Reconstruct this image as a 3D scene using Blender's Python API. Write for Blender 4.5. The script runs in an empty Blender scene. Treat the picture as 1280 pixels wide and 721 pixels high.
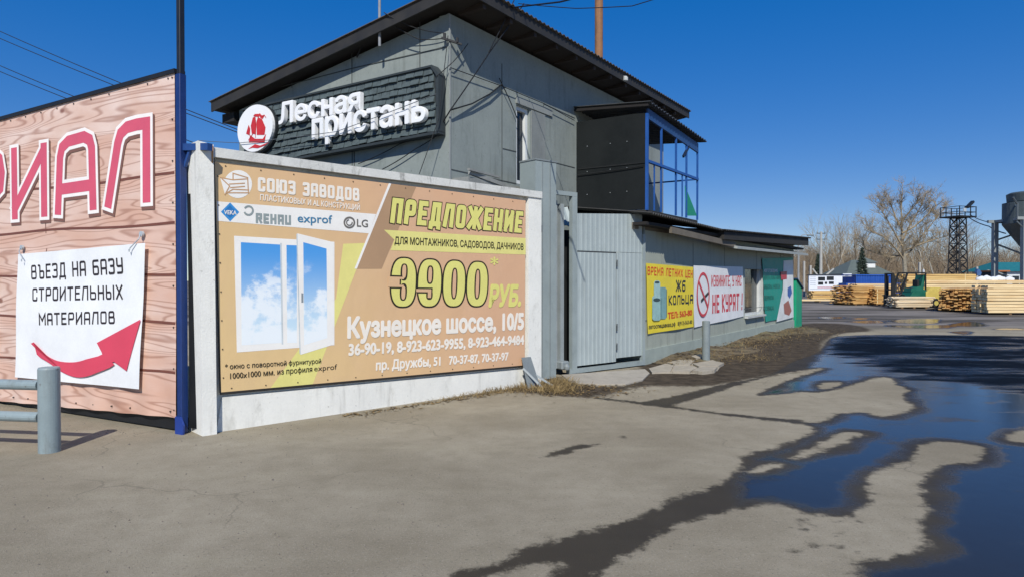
import bpy, bmesh, math, random
import numpy as np
from mathutils import Vector
R = math.radians
random.seed(7)
SC = bpy.context.scene
COL = SC.collection

# ---------------------------------------------------------------- camera, sky, sun, exposure
F = 856.0; HC = 1.6; PITCH = math.atan(10.5 / F)
cam_d = bpy.data.cameras.new('camera'); cam = bpy.data.objects.new('camera', cam_d); COL.objects.link(cam)
cam_d.sensor_width = 36; cam_d.lens = F / 1280 * 36; cam_d.clip_end = 3000; cam_d.clip_start = 0.1
cam.location = (0, 0, HC); cam.rotation_euler = (R(90) - PITCH, 0, 0)
SC.camera = cam
SUN_EL, SUN_AZ = R(42), R(182)          # azimuth of the sun, clockwise from +Y
world = bpy.data.worlds.new('World'); SC.world = world; world.use_nodes = True
wn = world.node_tree.nodes; wl = world.node_tree.links
sky = wn.new('ShaderNodeTexSky'); sky.sky_type = 'NISHITA'; sky.sun_disc = False
sky.sun_elevation = SUN_EL; sky.sun_rotation = SUN_AZ
sky.altitude = 600; sky.air_density = 0.6; sky.dust_density = 0.0; sky.ozone_density = 0.5
hsv = wn.new('ShaderNodeHueSaturation'); hsv.inputs['Saturation'].default_value = 2.6; hsv.inputs['Hue'].default_value = .519; hsv.inputs['Value'].default_value = 2.4
gam = wn.new('ShaderNodeGamma'); gam.inputs['Gamma'].default_value = 0.42        # a deep, even blue: clear spring air
wl.new(sky.outputs[0], gam.inputs['Color']); wl.new(gam.outputs[0], hsv.inputs['Color']); wl.new(hsv.outputs[0], wn['Background'].inputs['Color'])
wn['Background'].inputs['Strength'].default_value = 0.125
sun_d = bpy.data.lights.new('sun', 'SUN'); sun = bpy.data.objects.new('sun', sun_d); COL.objects.link(sun)
sun_d.energy = 4.6; sun_d.angle = R(0.5); sun_d.color = (1.0, 0.955, 0.87)
tosun = Vector((math.sin(SUN_AZ) * math.cos(SUN_EL), math.cos(SUN_AZ) * math.cos(SUN_EL), math.sin(SUN_EL)))
sun.rotation_euler = tosun.to_track_quat('Z', 'Y').to_euler()
vs = SC.view_settings; vs.view_transform = 'Standard'; vs.look = 'None'; vs.exposure = 0.0; vs.gamma = 1.0
vs.use_curve_mapping = False

# ---------------------------------------------------------------- projection helpers
def ray(px, py):
    x = (px - 640) / F; y = -(py - 360.5) / F
    c, s = math.cos(PITCH), math.sin(PITCH)
    return Vector((x, c + y * s, -s + y * c))
def ground(px, py, z=0.0):
    d = ray(px, py); t = (z - HC) / d.z
    return (d.x * t, d.y * t)
def at(px, py, Y):
    d = ray(px, py); t = Y / d.y
    return Vector((d.x * t, Y, HC + d.z * t))
class Frame:
    """a vertical plane: local x runs along it, local -y faces out of it, z is up"""
    def __init__(s, x, y, az):
        s.o = Vector((x, y, 0)); a = R(az)
        s.u = Vector((math.sin(a), math.cos(a), 0)); s.n = Vector((math.cos(a), -math.sin(a), 0))
        s.rz = R(90 - az)
    def hit(s, px, py, off=0.0):
        d = ray(px, py); c = Vector((0, 0, HC)); o = s.o + s.n * off
        t = (o - c).dot(s.n) / d.dot(s.n); p = c + d * t
        return ((p - s.o).dot(s.u), p.z)
    def hits(s, pts, off=0.0): return [s.hit(a, b, off) for a, b in pts]
    def w(s, x, y, z): return s.o + s.u * x - s.n * y + Vector((0, 0, z))

# ---------------------------------------------------------------- materials
def lin(h):
    h = h.lstrip('#'); v = [int(h[i:i + 2], 16) / 255 for i in (0, 2, 4)]
    return tuple(((c + .055) / 1.055) ** 2.4 if c > .04045 else c / 12.92 for c in v)
class NT:
    def __init__(s, name):
        s.m = bpy.data.materials.new(name); s.m.use_nodes = True
        s.n = s.m.node_tree.nodes; s.l = s.m.node_tree.links; s.b = s.n['Principled BSDF']
        s.tc = s.n.new('ShaderNodeTexCoord')
    def new(s, t, **k):
        nd = s.n.new(t)
        for a, v in k.items(): setattr(nd, a, v)
        return nd
    def put(s, sock, v):
        if isinstance(v, bpy.types.NodeSocket): s.l.new(v, sock)
        else: sock.default_value = v
    def noise(s, scale, detail=4, rough=.55, vec=None, dist=0):
        nd = s.new('ShaderNodeTexNoise'); nd.inputs['Scale'].default_value = scale
        nd.inputs['Detail'].default_value = detail; nd.inputs['Roughness'].default_value = rough
        nd.inputs['Distortion'].default_value = dist
        s.l.new(vec if vec is not None else s.tc.outputs['Object'], nd.inputs['Vector']); return nd.outputs['Fac']
    def mapping(s, scale=(1, 1, 1), loc=(0, 0, 0), vec=None):
        nd = s.new('ShaderNodeMapping'); nd.inputs['Scale'].default_value = scale; nd.inputs['Location'].default_value = loc
        s.l.new(vec if vec is not None else s.tc.outputs['Object'], nd.inputs['Vector']); return nd.outputs[0]
    def mr(s, v, a, b, c=0., d=1., smooth=True):
        nd = s.new('ShaderNodeMapRange'); nd.interpolation_type = 'SMOOTHSTEP' if smooth else 'LINEAR'
        s.put(nd.inputs[0], v)
        for i, q in enumerate((a, b, c, d)): s.put(nd.inputs[1 + i], q)
        return nd.outputs[0]
    def math(s, op, a, b=0., c=0.):
        nd = s.new('ShaderNodeMath', operation=op)
        s.put(nd.inputs[0], a); s.put(nd.inputs[1], b); s.put(nd.inputs[2], c); return nd.outputs[0]
    def mix(s, f, a, b, mode='MIX'):
        nd = s.new('ShaderNodeMix', data_type='RGBA', blend_type=mode)
        s.put(nd.inputs[0], f)
        for i, v in ((6, a), (7, b)):
            if isinstance(v, tuple) and len(v) == 3: v = (*v, 1)
            s.put(nd.inputs[i], v)
        return nd.outputs[2]
    def bump(s, h, strength, dist=.01, normal=None):
        nd = s.new('ShaderNodeBump'); s.put(nd.inputs['Strength'], strength); nd.inputs['Distance'].default_value = dist
        s.l.new(h, nd.inputs['Height'])
        if normal is not None: s.l.new(normal, nd.inputs['Normal'])
        s.l.new(nd.outputs[0], s.b.inputs['Normal']); return nd.outputs[0]
    def out(s, col=None, rough=None, **k):
        if col is not None: s.put(s.b.inputs['Base Color'], (*col, 1) if isinstance(col, tuple) and len(col) == 3 else col)
        if rough is not None: s.put(s.b.inputs['Roughness'], rough)
        for a, v in k.items(): s.put(s.b.inputs[a.replace('_', ' ')], v)
        return s.m
_mats = {}
def M(hexc, rough=.6, var=.12, scale=3., dirt=None, dirt_amt=.0, bump=0., bscale=60., metal=0., spec=.5, k=1.0, runs=None, runs_amt=.35):
    """plain painted / weathered surface: base colour with blotches, fine grain and optional dirt"""
    key = (hexc, rough, var, scale, dirt, dirt_amt, bump, bscale, metal, spec, k, runs, runs_amt)
    if key in _mats: return _mats[key]
    t = NT('paint_' + hexc.lstrip('#')); c = tuple(v * k for v in lin(hexc))
    n1 = t.noise(scale, 6, .65); n2 = t.noise(scale * 14, 3, .6)
    f = t.math('ADD', t.math('MULTIPLY', n1, .7), t.math('MULTIPLY', n2, .3))
    lo = tuple(v * (1 - var) for v in c); hi = tuple(min(v * (1 + var), .9) for v in c)
    col = t.mix(t.mr(f, .3, .7), lo, hi)
    if dirt:
        g = t.noise(scale * 2.3, 8, .7, t.mapping((1, 1, .45)))
        col = t.mix(t.math('MULTIPLY', t.mr(g, .52, .72), dirt_amt), col, lin(dirt))
    if runs:                                            # rain streaks and scattered chips
        q = t.math('MULTIPLY', t.mr(t.noise(1., 5, .6, t.mapping((7, 7, .55))), .5, .72), t.mr(t.noise(.8, 3), .4, .6))
        col = t.mix(t.math('MULTIPLY', q, runs_amt), col, lin(runs))
        col = t.mix(t.math('MULTIPLY', t.mr(t.noise(24, 3, .5), .68, .72), runs_amt), col, lin(runs))
    if bump: t.bump(t.noise(bscale, 5, .6), bump, .01)
    _mats[key] = t.out(col, t.mr(n1, .3, .7, rough - .08, min(rough + .1, 1)), Metallic=metal)
    t.b.inputs['Specular IOR Level'].default_value = spec
    return _mats[key]

# ---------------------------------------------------------------- mesh builder
class MB:
    def __init__(s): s.v = []; s.f = []; s.smooth = False
    def add(s, vs_, fs):
        b = len(s.v); s.v += [tuple(p) for p in vs_]; s.f += [tuple(i + b for i in q) for q in fs]; return s
    def box(s, x0, x1, y0, y1, z0, z1, bev=0.):
        if bev > 0:
            b = min(bev, (x1 - x0) * .45, (y1 - y0) * .45, (z1 - z0) * .45)
            vs_ = []
            for z, i in ((z0, b), (z0 + b, 0), (z1 - b, 0), (z1, b)):
                vs_ += [(x0 + i, y0 + b + 0, z), (x0 + b, y0 + i, z), (x1 - b, y0 + i, z), (x1 - i, y0 + b, z),
                        (x1 - i, y1 - b, z), (x1 - b, y1 - i, z), (x0 + b, y1 - i, z), (x0 + i, y1 - b, z)]
            fs = [tuple(range(7, -1, -1)), tuple(range(24, 32))]
            for r in range(3):
                for i in range(8):
                    j = (i + 1) % 8; fs.append((r * 8 + i, r * 8 + j, r * 8 + 8 + j, r * 8 + 8 + i))
            return s.add(vs_, fs)
        return s.add([(x0, y0, z0), (x1, y0, z0), (x1, y1, z0), (x0, y1, z0), (x0, y0, z1), (x1, y0, z1), (x1, y1, z1), (x0, y1, z1)],
                     [(3, 2, 1, 0), (4, 5, 6, 7), (0, 1, 5, 4), (1, 2, 6, 5), (2, 3, 7, 6), (3, 0, 4, 7)])
    def hexa(s, p):
        return s.add(p, [(3, 2, 1, 0), (4, 5, 6, 7), (0, 1, 5, 4), (1, 2, 6, 5), (2, 3, 7, 6), (3, 0, 4, 7)])
    def beam(s, a, b, w, h):
        a, b = Vector(a), Vector(b); d = (b - a).normalized()
        x = d.cross(Vector((0, 0, 1)))
        x = Vector((1, 0, 0)) if x.length < 1e-3 else x.normalized()
        y = x.cross(d); x = x * w / 2; y = y * h / 2
        return s.hexa([a - x - y, a + x - y, a + x + y, a - x + y, b - x - y, b + x - y, b + x + y, b - x + y])
    def tube(s, pts, r, n=8, cap=True):
        pts = [Vector(p) for p in pts]; rs = r if isinstance(r, (list, tuple)) else [r] * len(pts)
        b = len(s.v); up = None
        for i, p in enumerate(pts):
            d = (pts[min(i + 1, len(pts) - 1)] - pts[max(i - 1, 0)]).normalized()
            x = d.cross(Vector((0, 0, 1))) if abs(d.z) < .95 else d.cross(Vector((0, 1, 0)))
            x.normalize(); y = x.cross(d)
            for k in range(n):
                a = 2 * math.pi * k / n
                s.v.append(tuple(p + (x * math.cos(a) + y * math.sin(a)) * rs[i]))
        for i in range(len(pts) - 1):
            for k in range(n):
                j = (k + 1) % n
                s.f.append((b + i * n + k, b + i * n + j, b + i * n + n + j, b + i * n + n + k))
        if cap: s.f += [tuple(b + k for k in range(n - 1, -1, -1)), tuple(b + (len(pts) - 1) * n + k for k in range(n))]
        return s
    def lathe(s, c, prof, n=24):
        """prof: (radius, z) pairs round the vertical axis through c"""
        b = len(s.v)
        for r, z in prof:
            for k in range(n):
                a = 2 * math.pi * k / n; s.v.append((c[0] + r * math.cos(a), c[1] + r * math.sin(a), c[2] + z))
        for i in range(len(prof) - 1):
            for k in range(n):
                j = (k + 1) % n; s.f.append((b + i * n + k, b + i * n + j, b + i * n + n + j, b + i * n + n + k))
        s.f += [tuple(b + k for k in range(n - 1, -1, -1)), tuple(b + (len(prof) - 1) * n + k for k in range(n))]
        return s
    def disc(s, cx, cz, rx, rz, y0, y1, n=40):
        return s.prism([(cx + rx * math.cos(2 * math.pi * k / n), cz + rz * math.sin(2 * math.pi * k / n)) for k in range(n)], y0, y1)
    def prism(s, poly, y0, y1):
        n = len(poly)
        return s.add([(x, y0, z) for x, z in poly] + [(x, y1, z) for x, z in poly],
                     [tuple(range(n)), tuple(range(2 * n - 1, n - 1, -1))] + [(i, i + n, (i + 1) % n + n, (i + 1) % n) for i in range(n)])
    def slab(s, poly, z0, z1):
        n = len(poly)
        return s.add([(x, y, z0) for x, y in poly] + [(x, y, z1) for x, y in poly],
                     [tuple(range(n)), tuple(range(2 * n - 1, n - 1, -1))] + [(i, i + n, (i + 1) % n + n, (i + 1) % n) for i in range(n)])
    def warp(s, fn):
        s.v = [(x, y + fn(x, z), z) for x, y, z in s.v]; return s
    def flat(s, poly, y):
        return s.add([(x, y, z) for x, z in poly], [tuple(range(len(poly)))])
    def cloth(s, bl, br, tr, tl, y, nx, nz, wav):
        """a hanging sheet between four (x, z) corners; wav(u, v) gives the y offset"""
        vs_ = []
        for j in range(nz + 1):
            for i in range(nx + 1):
                u, v = i / nx, j / nz
                x = (bl[0] * (1 - u) + br[0] * u) * (1 - v) + (tl[0] * (1 - u) + tr[0] * u) * v
                z = (bl[1] * (1 - u) + br[1] * u) * (1 - v) + (tl[1] * (1 - u) + tr[1] * u) * v
                vs_.append((x, y + wav(u, v), z))
        fs = [(j * (nx + 1) + i, j * (nx + 1) + i + 1, (j + 1) * (nx + 1) + i + 1, (j + 1) * (nx + 1) + i) for j in range(nz) for i in range(nx)]
        s.smooth = True
        return s.add(vs_, fs)
    def ribbon(s, pts, w, y, caps=None):
        """a flat stroke of width w along (x, z) points with mitred corners"""
        p = [Vector((a, b)) for a, b in pts]
        closed = (p[0] - p[-1]).length < 1e-6
        if closed: p = p[:-1]
        n = len(p)
        if not closed:
            e = w / 2 if caps is None else caps
            p[0] = p[0] + (p[0] - p[1]).normalized() * e; p[-1] = p[-1] + (p[-1] - p[-2]).normalized() * e
        L, Rr = [], []
        for i in range(n):
            a = p[i - 1] if (i or closed) else None; b = p[(i + 1) % n] if (i < n - 1 or closed) else None
            d1 = (p[i] - a).normalized() if a is not None else None; d2 = (b - p[i]).normalized() if b is not None else None
            d1 = d1 or d2; d2 = d2 or d1
            n1 = Vector((-d1.y, d1.x)); n2 = Vector((-d2.y, d2.x)); m = n1 + n2
            m = n1 if m.length < 1e-4 else m.normalized()
            k = w / 2 / max(m.dot(n1), .42)
            L.append(p[i] + m * k); Rr.append(p[i] - m * k)
        b0 = len(s.v)
        s.v += [(q.x, y - .0001 * i / n, q.y) for i, q in enumerate(L)] + [(q.x, y - .0001 * i / n, q.y) for i, q in enumerate(Rr)]
        for i in range(n if closed else n - 1):
            j = (i + 1) % n; s.f.append((b0 + i, b0 + j, b0 + n + j, b0 + n + i))
        return s
    def mesh(s, name, recalc=True):
        me = bpy.data.meshes.new(name); me.from_pydata(s.v, [], s.f); me.validate()
        if recalc:
            bm = bmesh.new(); bm.from_mesh(me); bmesh.ops.recalc_face_normals(bm, faces=bm.faces); bm.to_mesh(me); bm.free()
        if s.smooth:
            for q in me.polygons: q.use_smooth = True
        me.update(); return me
    def build(s, name, mat, parent=None, frame=None, loc=None, rz=None, recalc=True):
        me = s.mesh(name, recalc); me.materials.append(mat)
        o = bpy.data.objects.new(name, me); COL.objects.link(o)
        if parent: o.parent = parent
        if frame: o.location = frame.o; o.rotation_euler = (0, 0, frame.rz)
        if loc is not None: o.location = loc
        if rz is not None: o.rotation_euler = (0, 0, rz)
        return o
def tag(o, label=None, cat=None, group=None, kind=None):
    for k, v in (('label', label), ('category', cat), ('group', group), ('kind', kind)):
        if v: o[k] = v
    return o
def thing(name, label, cat, loc=(0, 0, 0), rz=0., group=None, frame=None):
    o = bpy.data.objects.new(name, None); COL.objects.link(o); o.empty_display_size = .3
    o.location = frame.o if frame else loc; o.rotation_euler = (0, 0, frame.rz if frame else rz)
    return tag(o, label, cat, group)
def dup(o, loc=None, rz=None, label=None, group=None, scale=None, parent=None):
    c = o.copy(); COL.objects.link(c)
    if parent: c.parent = parent
    if loc is not None: c.location = loc
    if rz is not None: c.rotation_euler = (0, 0, rz)
    if scale is not None: c.scale = scale
    if label: c['label'] = label
    if group: c['group'] = group
    for ch in list(o.children): dup(ch, parent=c)
    return c

# ---------------------------------------------------------------- lettering
def O_(w=1., y0=0., x0=0., y1=1.): return [(x0, y0), (x0, y1), (w, y1), (w, y0), (x0, y0)]
GL = {  # letter: (relative width, strokes, rounded corners)
 'А': (1, [[(0, 0), (0, 1), (1, 1), (1, 0)], [(0, .4), (1, .4)]], 1), 'Б': (1, [[(1, 1), (0, 1), (0, 0), (1, 0), (1, .56), (0, .56)]], 1),
 'В': (1, [[(0, .53), (0, 1), (.92, 1), (.92, .53), (0, .53)], [(0, .53), (0, 0), (1, 0), (1, .53), (.1, .53)]], 1), 'Г': (.9, [[(0, 0), (0, 1), (1, 1)]], 0),
 'Д': (1.15, [[(0, -.16), (0, 0), (1, 0), (1, -.16)], [(.16, 0), (.24, 1), (.86, 1), (.86, 0)]], 0),
 'Е': (.9, [[(1, 1), (0, 1), (0, 0), (1, 0)], [(0, .5), (.85, .5)]], 0),
 'Ж': (1.55, [[(.5, 0), (.5, 1)], [(0, 1), (.4, .5), (0, 0)], [(1, 1), (.6, .5), (1, 0)]], 0),
 'З': (.95, [[(0, .94), (0, 1), (1, 1), (1, .53), (.35, .53)], [(.35, .53), (1, .53), (1, 0), (0, 0), (0, .06)]], 1),
 'И': (1.05, [[(0, 0), (0, 1)], [(1, 0), (1, 1)], [(.02, .1), (.98, .9)]], 0), 'Й': (1.05, [[(0, 0), (0, 1)], [(1, 0), (1, 1)], [(.02, .1), (.98, .9)], [(.35, 1.22), (.65, 1.22)]], 0),
 'К': (1, [[(0, 0), (0, 1)], [(1, 1), (.12, .5), (1, 0)]], 0), 'Л': (1.05, [[(0, 0), (.22, 1), (1, 1), (1, 0)]], 0),
 'М': (1.3, [[(0, 0), (0, 1), (.5, .35), (1, 1), (1, 0)]], 0), 'Н': (1, [[(0, 0), (0, 1)], [(1, 0), (1, 1)], [(0, .5), (1, .5)]], 0),
 'О': (1, [O_()], 1), 'П': (1, [[(0, 0), (0, 1), (1, 1), (1, 0)]], 0), 'Р': (1, [[(0, 0), (0, 1), (1, 1), (1, .43), (0, .43)]], 1),
 'С': (.95, [[(1, .78), (1, 1), (0, 1), (0, 0), (1, 0), (1, .22)]], 1), 'Т': (1, [[(0, 1), (1, 1)], [(.5, 1), (.5, 0)]], 0),
 'У': (1, [[(0, 1), (0, .48), (1, .48)], [(1, 1), (1, 0), (.1, 0)]], 1), 'Х': (1.05, [[(0, 0), (1, 1)], [(0, 1), (1, 0)]], 0),
 'Ц': (1.1, [[(0, 1), (0, 0), (1, 0), (1, -.18)], [(.85, 1), (.85, 0)]], 0), 'Ч': (1, [[(0, 1), (0, .5), (1, .5)], [(1, 1), (1, 0)]], 0),
 'Ш': (1.4, [[(0, 1), (0, 0), (1, 0), (1, 1)], [(.5, 0), (.5, 1)]], 0), 'Ъ': (1.15, [[(0, 1), (.26, 1), (.26, 0), (1, 0), (1, .52), (.26, .52)]], 1),
 'Ы': (1.35, [[(0, 1), (0, 0), (.6, 0), (.6, .52), (0, .52)], [(1, 0), (1, 1)]], 1), 'Ь': (1, [[(0, 1), (0, 0), (1, 0), (1, .52), (0, .52)]], 1),
 'Ю': (1.4, [[(0, 0), (0, 1)], [(0, .5), (.4, .5)], O_(1, 0, .4)], 1), 'Я': (1, [[(1, 0), (1, 1), (0, 1), (0, .43), (1, .43)], [(.5, .43), (0, 0)]], 1),
 '0': (1, [O_()], 1), '1': (.5, [[(0, .8), (.8, 1), (.8, 0)]], 0), '2': (1, [[(0, .8), (0, 1), (1, 1), (1, .6), (0, 0), (1, 0)]], 1), '3': (1, [[(0, .90), (0, 1), (1, 1), (1, .53), (.45, .53)], [(.45, .53), (1, .53), (1, 0), (0, 0), (0, .10)]], 1),
 '5': (1, [[(1, 1), (0, 1), (0, .56), (1, .56), (1, 0), (0, 0)]], 1), '6': (1, [[(1, 1), (0, 1), (0, 0), (1, 0), (1, .53), (0, .53)]], 1), '8': (1, [O_(1, .53), O_(1, 0, 0, .53)], 1),
 '9': (1, [[(0, .24), (0, 0), (1, 0), (1, 1), (0, 1), (0, .45), (1, .45)]], 1), '-': (.6, [[(.1, .5), (.9, .5)]], 0), ',': (.3, [[(.5, .1), (.3, -.15)]], 0), '.': (.3, [[(.5, 0), (.5, .03)]], 0),
 '!': (.35, [[(.5, 1), (.5, .35)], [(.5, .03), (.5, 0)]], 0), ':': (.35, [[(.5, .1), (.5, .13)], [(.5, .6), (.5, .63)]], 0),
 'R': (1, [[(0, 0), (0, 1), (1, 1), (1, .5), (0, .5)], [(.5, .5), (1, 0)]], 0), 'E': (.9, [[(1, 1), (0, 1), (0, 0), (1, 0)], [(0, .5), (.85, .5)]], 0),
 'H': (1, [[(0, 0), (0, 1)], [(1, 0), (1, 1)], [(0, .5), (1, .5)]], 0), 'A': (1, [[(0, 0), (0, 1), (1, 1), (1, 0)], [(0, .4), (1, .4)]], 0), 'U': (1, [[(0, 1), (0, 0), (1, 0), (1, 1)]], 0),
}
def rounded(pl, r, n=4):
    if r <= 0 or len(pl) < 3: return pl
    p = [Vector(q) for q in pl]; closed = (p[0] - p[-1]).length < 1e-6
    idx = range(len(p) - 1) if closed else range(1, len(p) - 1); out = [] if closed else [pl[0]]
    m = len(p) - 1
    for i in idx:
        a = p[(i - 1) % m] if closed else p[i - 1]; b = p[i]; c = p[(i + 1) % m] if closed else p[i + 1]
        rr = min(r, (a - b).length * .48, (c - b).length * .48)
        s0 = b + (a - b).normalized() * rr; s1 = b + (c - b).normalized() * rr
        for k in range(n + 1):
            t = k / n; q = s0 * (1 - t) ** 2 + b * 2 * t * (1 - t) + s1 * t * t; out.append((q.x, q.y))
    out.append(out[0] if closed else pl[-1]); return out
def strokes(mb, text, x0, x1, z0, z1, h, y, weight=.2, gap=.28, rad=.25, shear=0., grow=0., space=.7):
    """block capitals from (x0, z0) to (x1, z1) along the baseline, h high; weight is stroke width / letter width"""
    tot = sum((GL[c][0] if c != ' ' else space) for c in text) + gap * (len(text) - 1)
    W = math.hypot(x1 - x0, z1 - z0); dx, dz = (x1 - x0) / W, (z1 - z0) / W
    cell = W / tot; x = 0.; t = cell * weight; yb = y
    for gi, ch in enumerate(text):
        y = yb - .0008 * (gi % 2)
        if ch == ' ': x += (space + gap) * cell; continue
        gw, pls, rnd = GL[ch]; w = gw * cell
        th = min(t, w * .8)
        for pl in pls:
            q = [(x + th / 2 + a * max(w - th, 1e-4), t / 2 + b * (h - t)) for a, b in pl]
            if rnd: q = rounded(q, rad * cell)
            q = [(a + shear * b, b) for a, b in q]
            q = [(x0 + a * dx - b * dz, z0 + a * dz + b * dx) for a, b in q]
            mb.ribbon(q, th + 2 * grow, y, caps=t / 2 + grow); y -= .0002
        x += (gw + gap) * cell
    return mb
def outlines(text):
    """the outlines of a text in the built-in typeface: points, filled islands, closed loops"""
    from mathutils.geometry import tessellate_polygon
    cu = bpy.data.curves.new('t', 'FONT'); cu.resolution_u = 3; cu.fill_mode = 'NONE'; cu.body = text
    o = bpy.data.objects.new('t', cu); COL.objects.link(o); dg = bpy.context.evaluated_depsgraph_get(); dg.update(); e = o.evaluated_get(dg); me = e.to_mesh()
    P = [v.co.copy() for v in me.vertices]; nb = {}
    for q in me.edges: a, b = q.vertices; nb.setdefault(a, []).append(b); nb.setdefault(b, []).append(a)
    e.to_mesh_clear(); bpy.data.objects.remove(o); bpy.data.curves.remove(cu)
    loops, seen = [], set()
    for i in range(len(P)):
        if i in seen or i not in nb: continue
        lp = [i]; seen.add(i); j = (i + 1) if (i + 1) in nb[i] else nb[i][0]
        while j not in seen:
            lp.append(j); seen.add(j); k = [q for q in nb[j] if q not in seen]
            if not k: break
            j = (j + 1) if (j + 1) in k else k[0]
        if len(lp) > 2: loops.append(lp)
    def cross(a, b, c, d):
        o = lambda p, q, r: (q.x - p.x) * (r.y - p.y) - (q.y - p.y) * (r.x - p.x)
        return o(a, b, c) * o(a, b, d) < 0 and o(c, d, a) * o(c, d, b) < 0
    for l in loops:                                     # an outline that runs into its own stem is pulled just clear of it
        n = len(l)
        if any(cross(P[l[0]], P[l[1]], P[l[i]], P[l[i + 1]]) or cross(P[l[n - 2]], P[l[n - 1]], P[l[i]], P[l[i + 1]]) for i in range(2, n - 3)):
            for q in (l[0], l[-1]): P[q].x += .019
    area = lambda l: sum(P[l[i - 1]].x * P[l[i]].y - P[l[i]].x * P[l[i - 1]].y for i in range(len(l))) / 2
    def inside(p, l):
        c = False
        for i in range(len(l)):
            a, b = P[l[i - 1]], P[l[i]]
            if (a.y > p.y) != (b.y > p.y) and p.x < (b.x - a.x) * (p.y - a.y) / (b.y - a.y) + a.x: c = not c
        return c
    A = [area(l) for l in loops]; hole = {i: [] for i in range(len(loops))}
    for i in range(len(loops)):                         # a loop is a hole when the smallest loop round it turns the other way
        own = [j for j in range(len(loops)) if j != i and abs(A[j]) > abs(A[i]) and all(inside(P[q], loops[j]) for q in loops[i])]
        if own:
            j = min(own, key=lambda q: abs(A[q]))
            if A[j] * A[i] < 0: hole[j].append(i)
    holes = {i for v in hole.values() for i in v}; outer = [i for i in range(len(loops)) if i not in holes]
    tris = []
    for i in outer:
        ls = [loops[i]] + [loops[j] for j in hole[i]]; ids = [q for l in ls for q in l]
        tris.append((ids, [tuple(ids[q] for q in t) for t in tessellate_polygon([[P[q] for q in l] for l in ls])]))
    return P, tris, loops
def glyph(mb, text, x0, x1, z0, z1, h, y, bold=0., shear=0., depth=0., caps=.69):
    """built-in typeface, fitted to the baseline (x0, z0)-(x1, z1); h is the height of its capitals"""
    vs_, tris, loops = outlines(text)
    a = min(v.x for v in vs_); b = max(v.x for v in vs_); W = math.hypot(x1 - x0, z1 - z0); dx, dz = (x1 - x0) / W, (z1 - z0) / W
    for k, (ox, oy) in enumerate([(0, 0)] + ([(f * math.cos(q * math.pi / (14 if bold > .06 else 6)), f * math.sin(q * math.pi / (14 if bold > .06 else 6))) for f in ((1,) if bold < .06 else (.5, 1)) for q in range(28 if bold > .06 else 12)] if bold else [])):
        def put(v, yy):
            q = (v.y + oy * bold) / caps * h; p = (v.x + ox * bold - a) / (b - a) * W + shear * q
            return (x0 + p * dx - q * dz, yy, z0 + p * dz + q * dx)
        step = k * (.0007 if depth else .00011)
        for isl, (ids, tr) in enumerate(tris):          # overlapping outlines lie on planes of their own
            y1 = y - depth - step - (isl % 4) * (.0004 if depth else .00003); m = {i: j for j, i in enumerate(ids)}
            mb.add([put(vs_[i], y1) for i in ids], [tuple(m[i] for i in q) for q in tr])
            if depth:
                for lp in loops:
                    if lp[0] in m:
                        n = len(lp); mb.add([put(vs_[i], y1) for i in lp] + [put(vs_[i], y) for i in lp], [(i, (i + 1) % n, (i + 1) % n + n, i + n) for i in range(n)])
    return mb
def tx(fr, kind, mb, text, bl, br, top, y, off=0., **k):
    """lettering placed by its baseline ends and the top of its first letter in the photograph"""
    a = fr.hit(*bl, off); b = fr.hit(*br, off); c = fr.hit(*top, off)
    return kind(mb, text, a[0], b[0], a[1], b[1], c[1] - a[1], y, **k)

def line(T, m, fr, kind, text, bl, br, top, y, off=0., name='lettering', wave=None, **k):
    mb = tx(fr, kind, MB(), text, bl, br, top, y, off, **k)
    if wave: mb.warp(wave)
    return mb.build(name, m, T)
def eyelets(T, spots, y, r=.009, m=None):
    o = None
    for x, z in spots:
        if o is None: o = MB().disc(0, 0, r, r, -.004, .012, 8).build('eyelet', m, T, loc=(x, y, z))
        else: c = o.copy(); COL.objects.link(c); c.parent = T; c.location = (x, y, z)
# ---------------------------------------------------------------- GROUND
def catmull(poly, n=4):
    out = []; m = len(poly)
    for i in range(m):
        p0, p1, p2, p3 = (np.array(poly[(i + k) % m], float) for k in (-1, 0, 1, 2))
        for k in range(n):
            t = k / n
            out.append(tuple(.5 * ((2 * p1) + (p2 - p0) * t + (2 * p0 - 5 * p1 + 4 * p2 - p3) * t * t + (3 * p1 - p0 - 3 * p2 + p3) * t ** 3)))
    return out
def gpoly(pts, smooth=True):
    return [ground(a, b) for a, b in (catmull(pts) if smooth else pts)]
def sdf(poly, X, Y):
    """signed distance, positive inside"""
    P = np.array(poly); d = np.full(X.shape, 1e9); ins = np.zeros(X.shape, bool)
    for i in range(len(P)):
        a = P[i]; b = P[(i + 1) % len(P)]; e = b - a; L = e.dot(e)
        if L < 1e-12: continue
        t = np.clip(((X - a[0]) * e[0] + (Y - a[1]) * e[1]) / L, 0, 1)
        d = np.minimum(d, (X - a[0] - t * e[0]) ** 2 + (Y - a[1] - t * e[1]) ** 2)
        c = (a[1] > Y) != (b[1] > Y)
        if abs(e[1]) > 1e-12: ins ^= c & (X < e[0] * (Y - a[1]) / e[1] + a[0])
    d = np.sqrt(d); return np.where(ins, d, -d)
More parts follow.
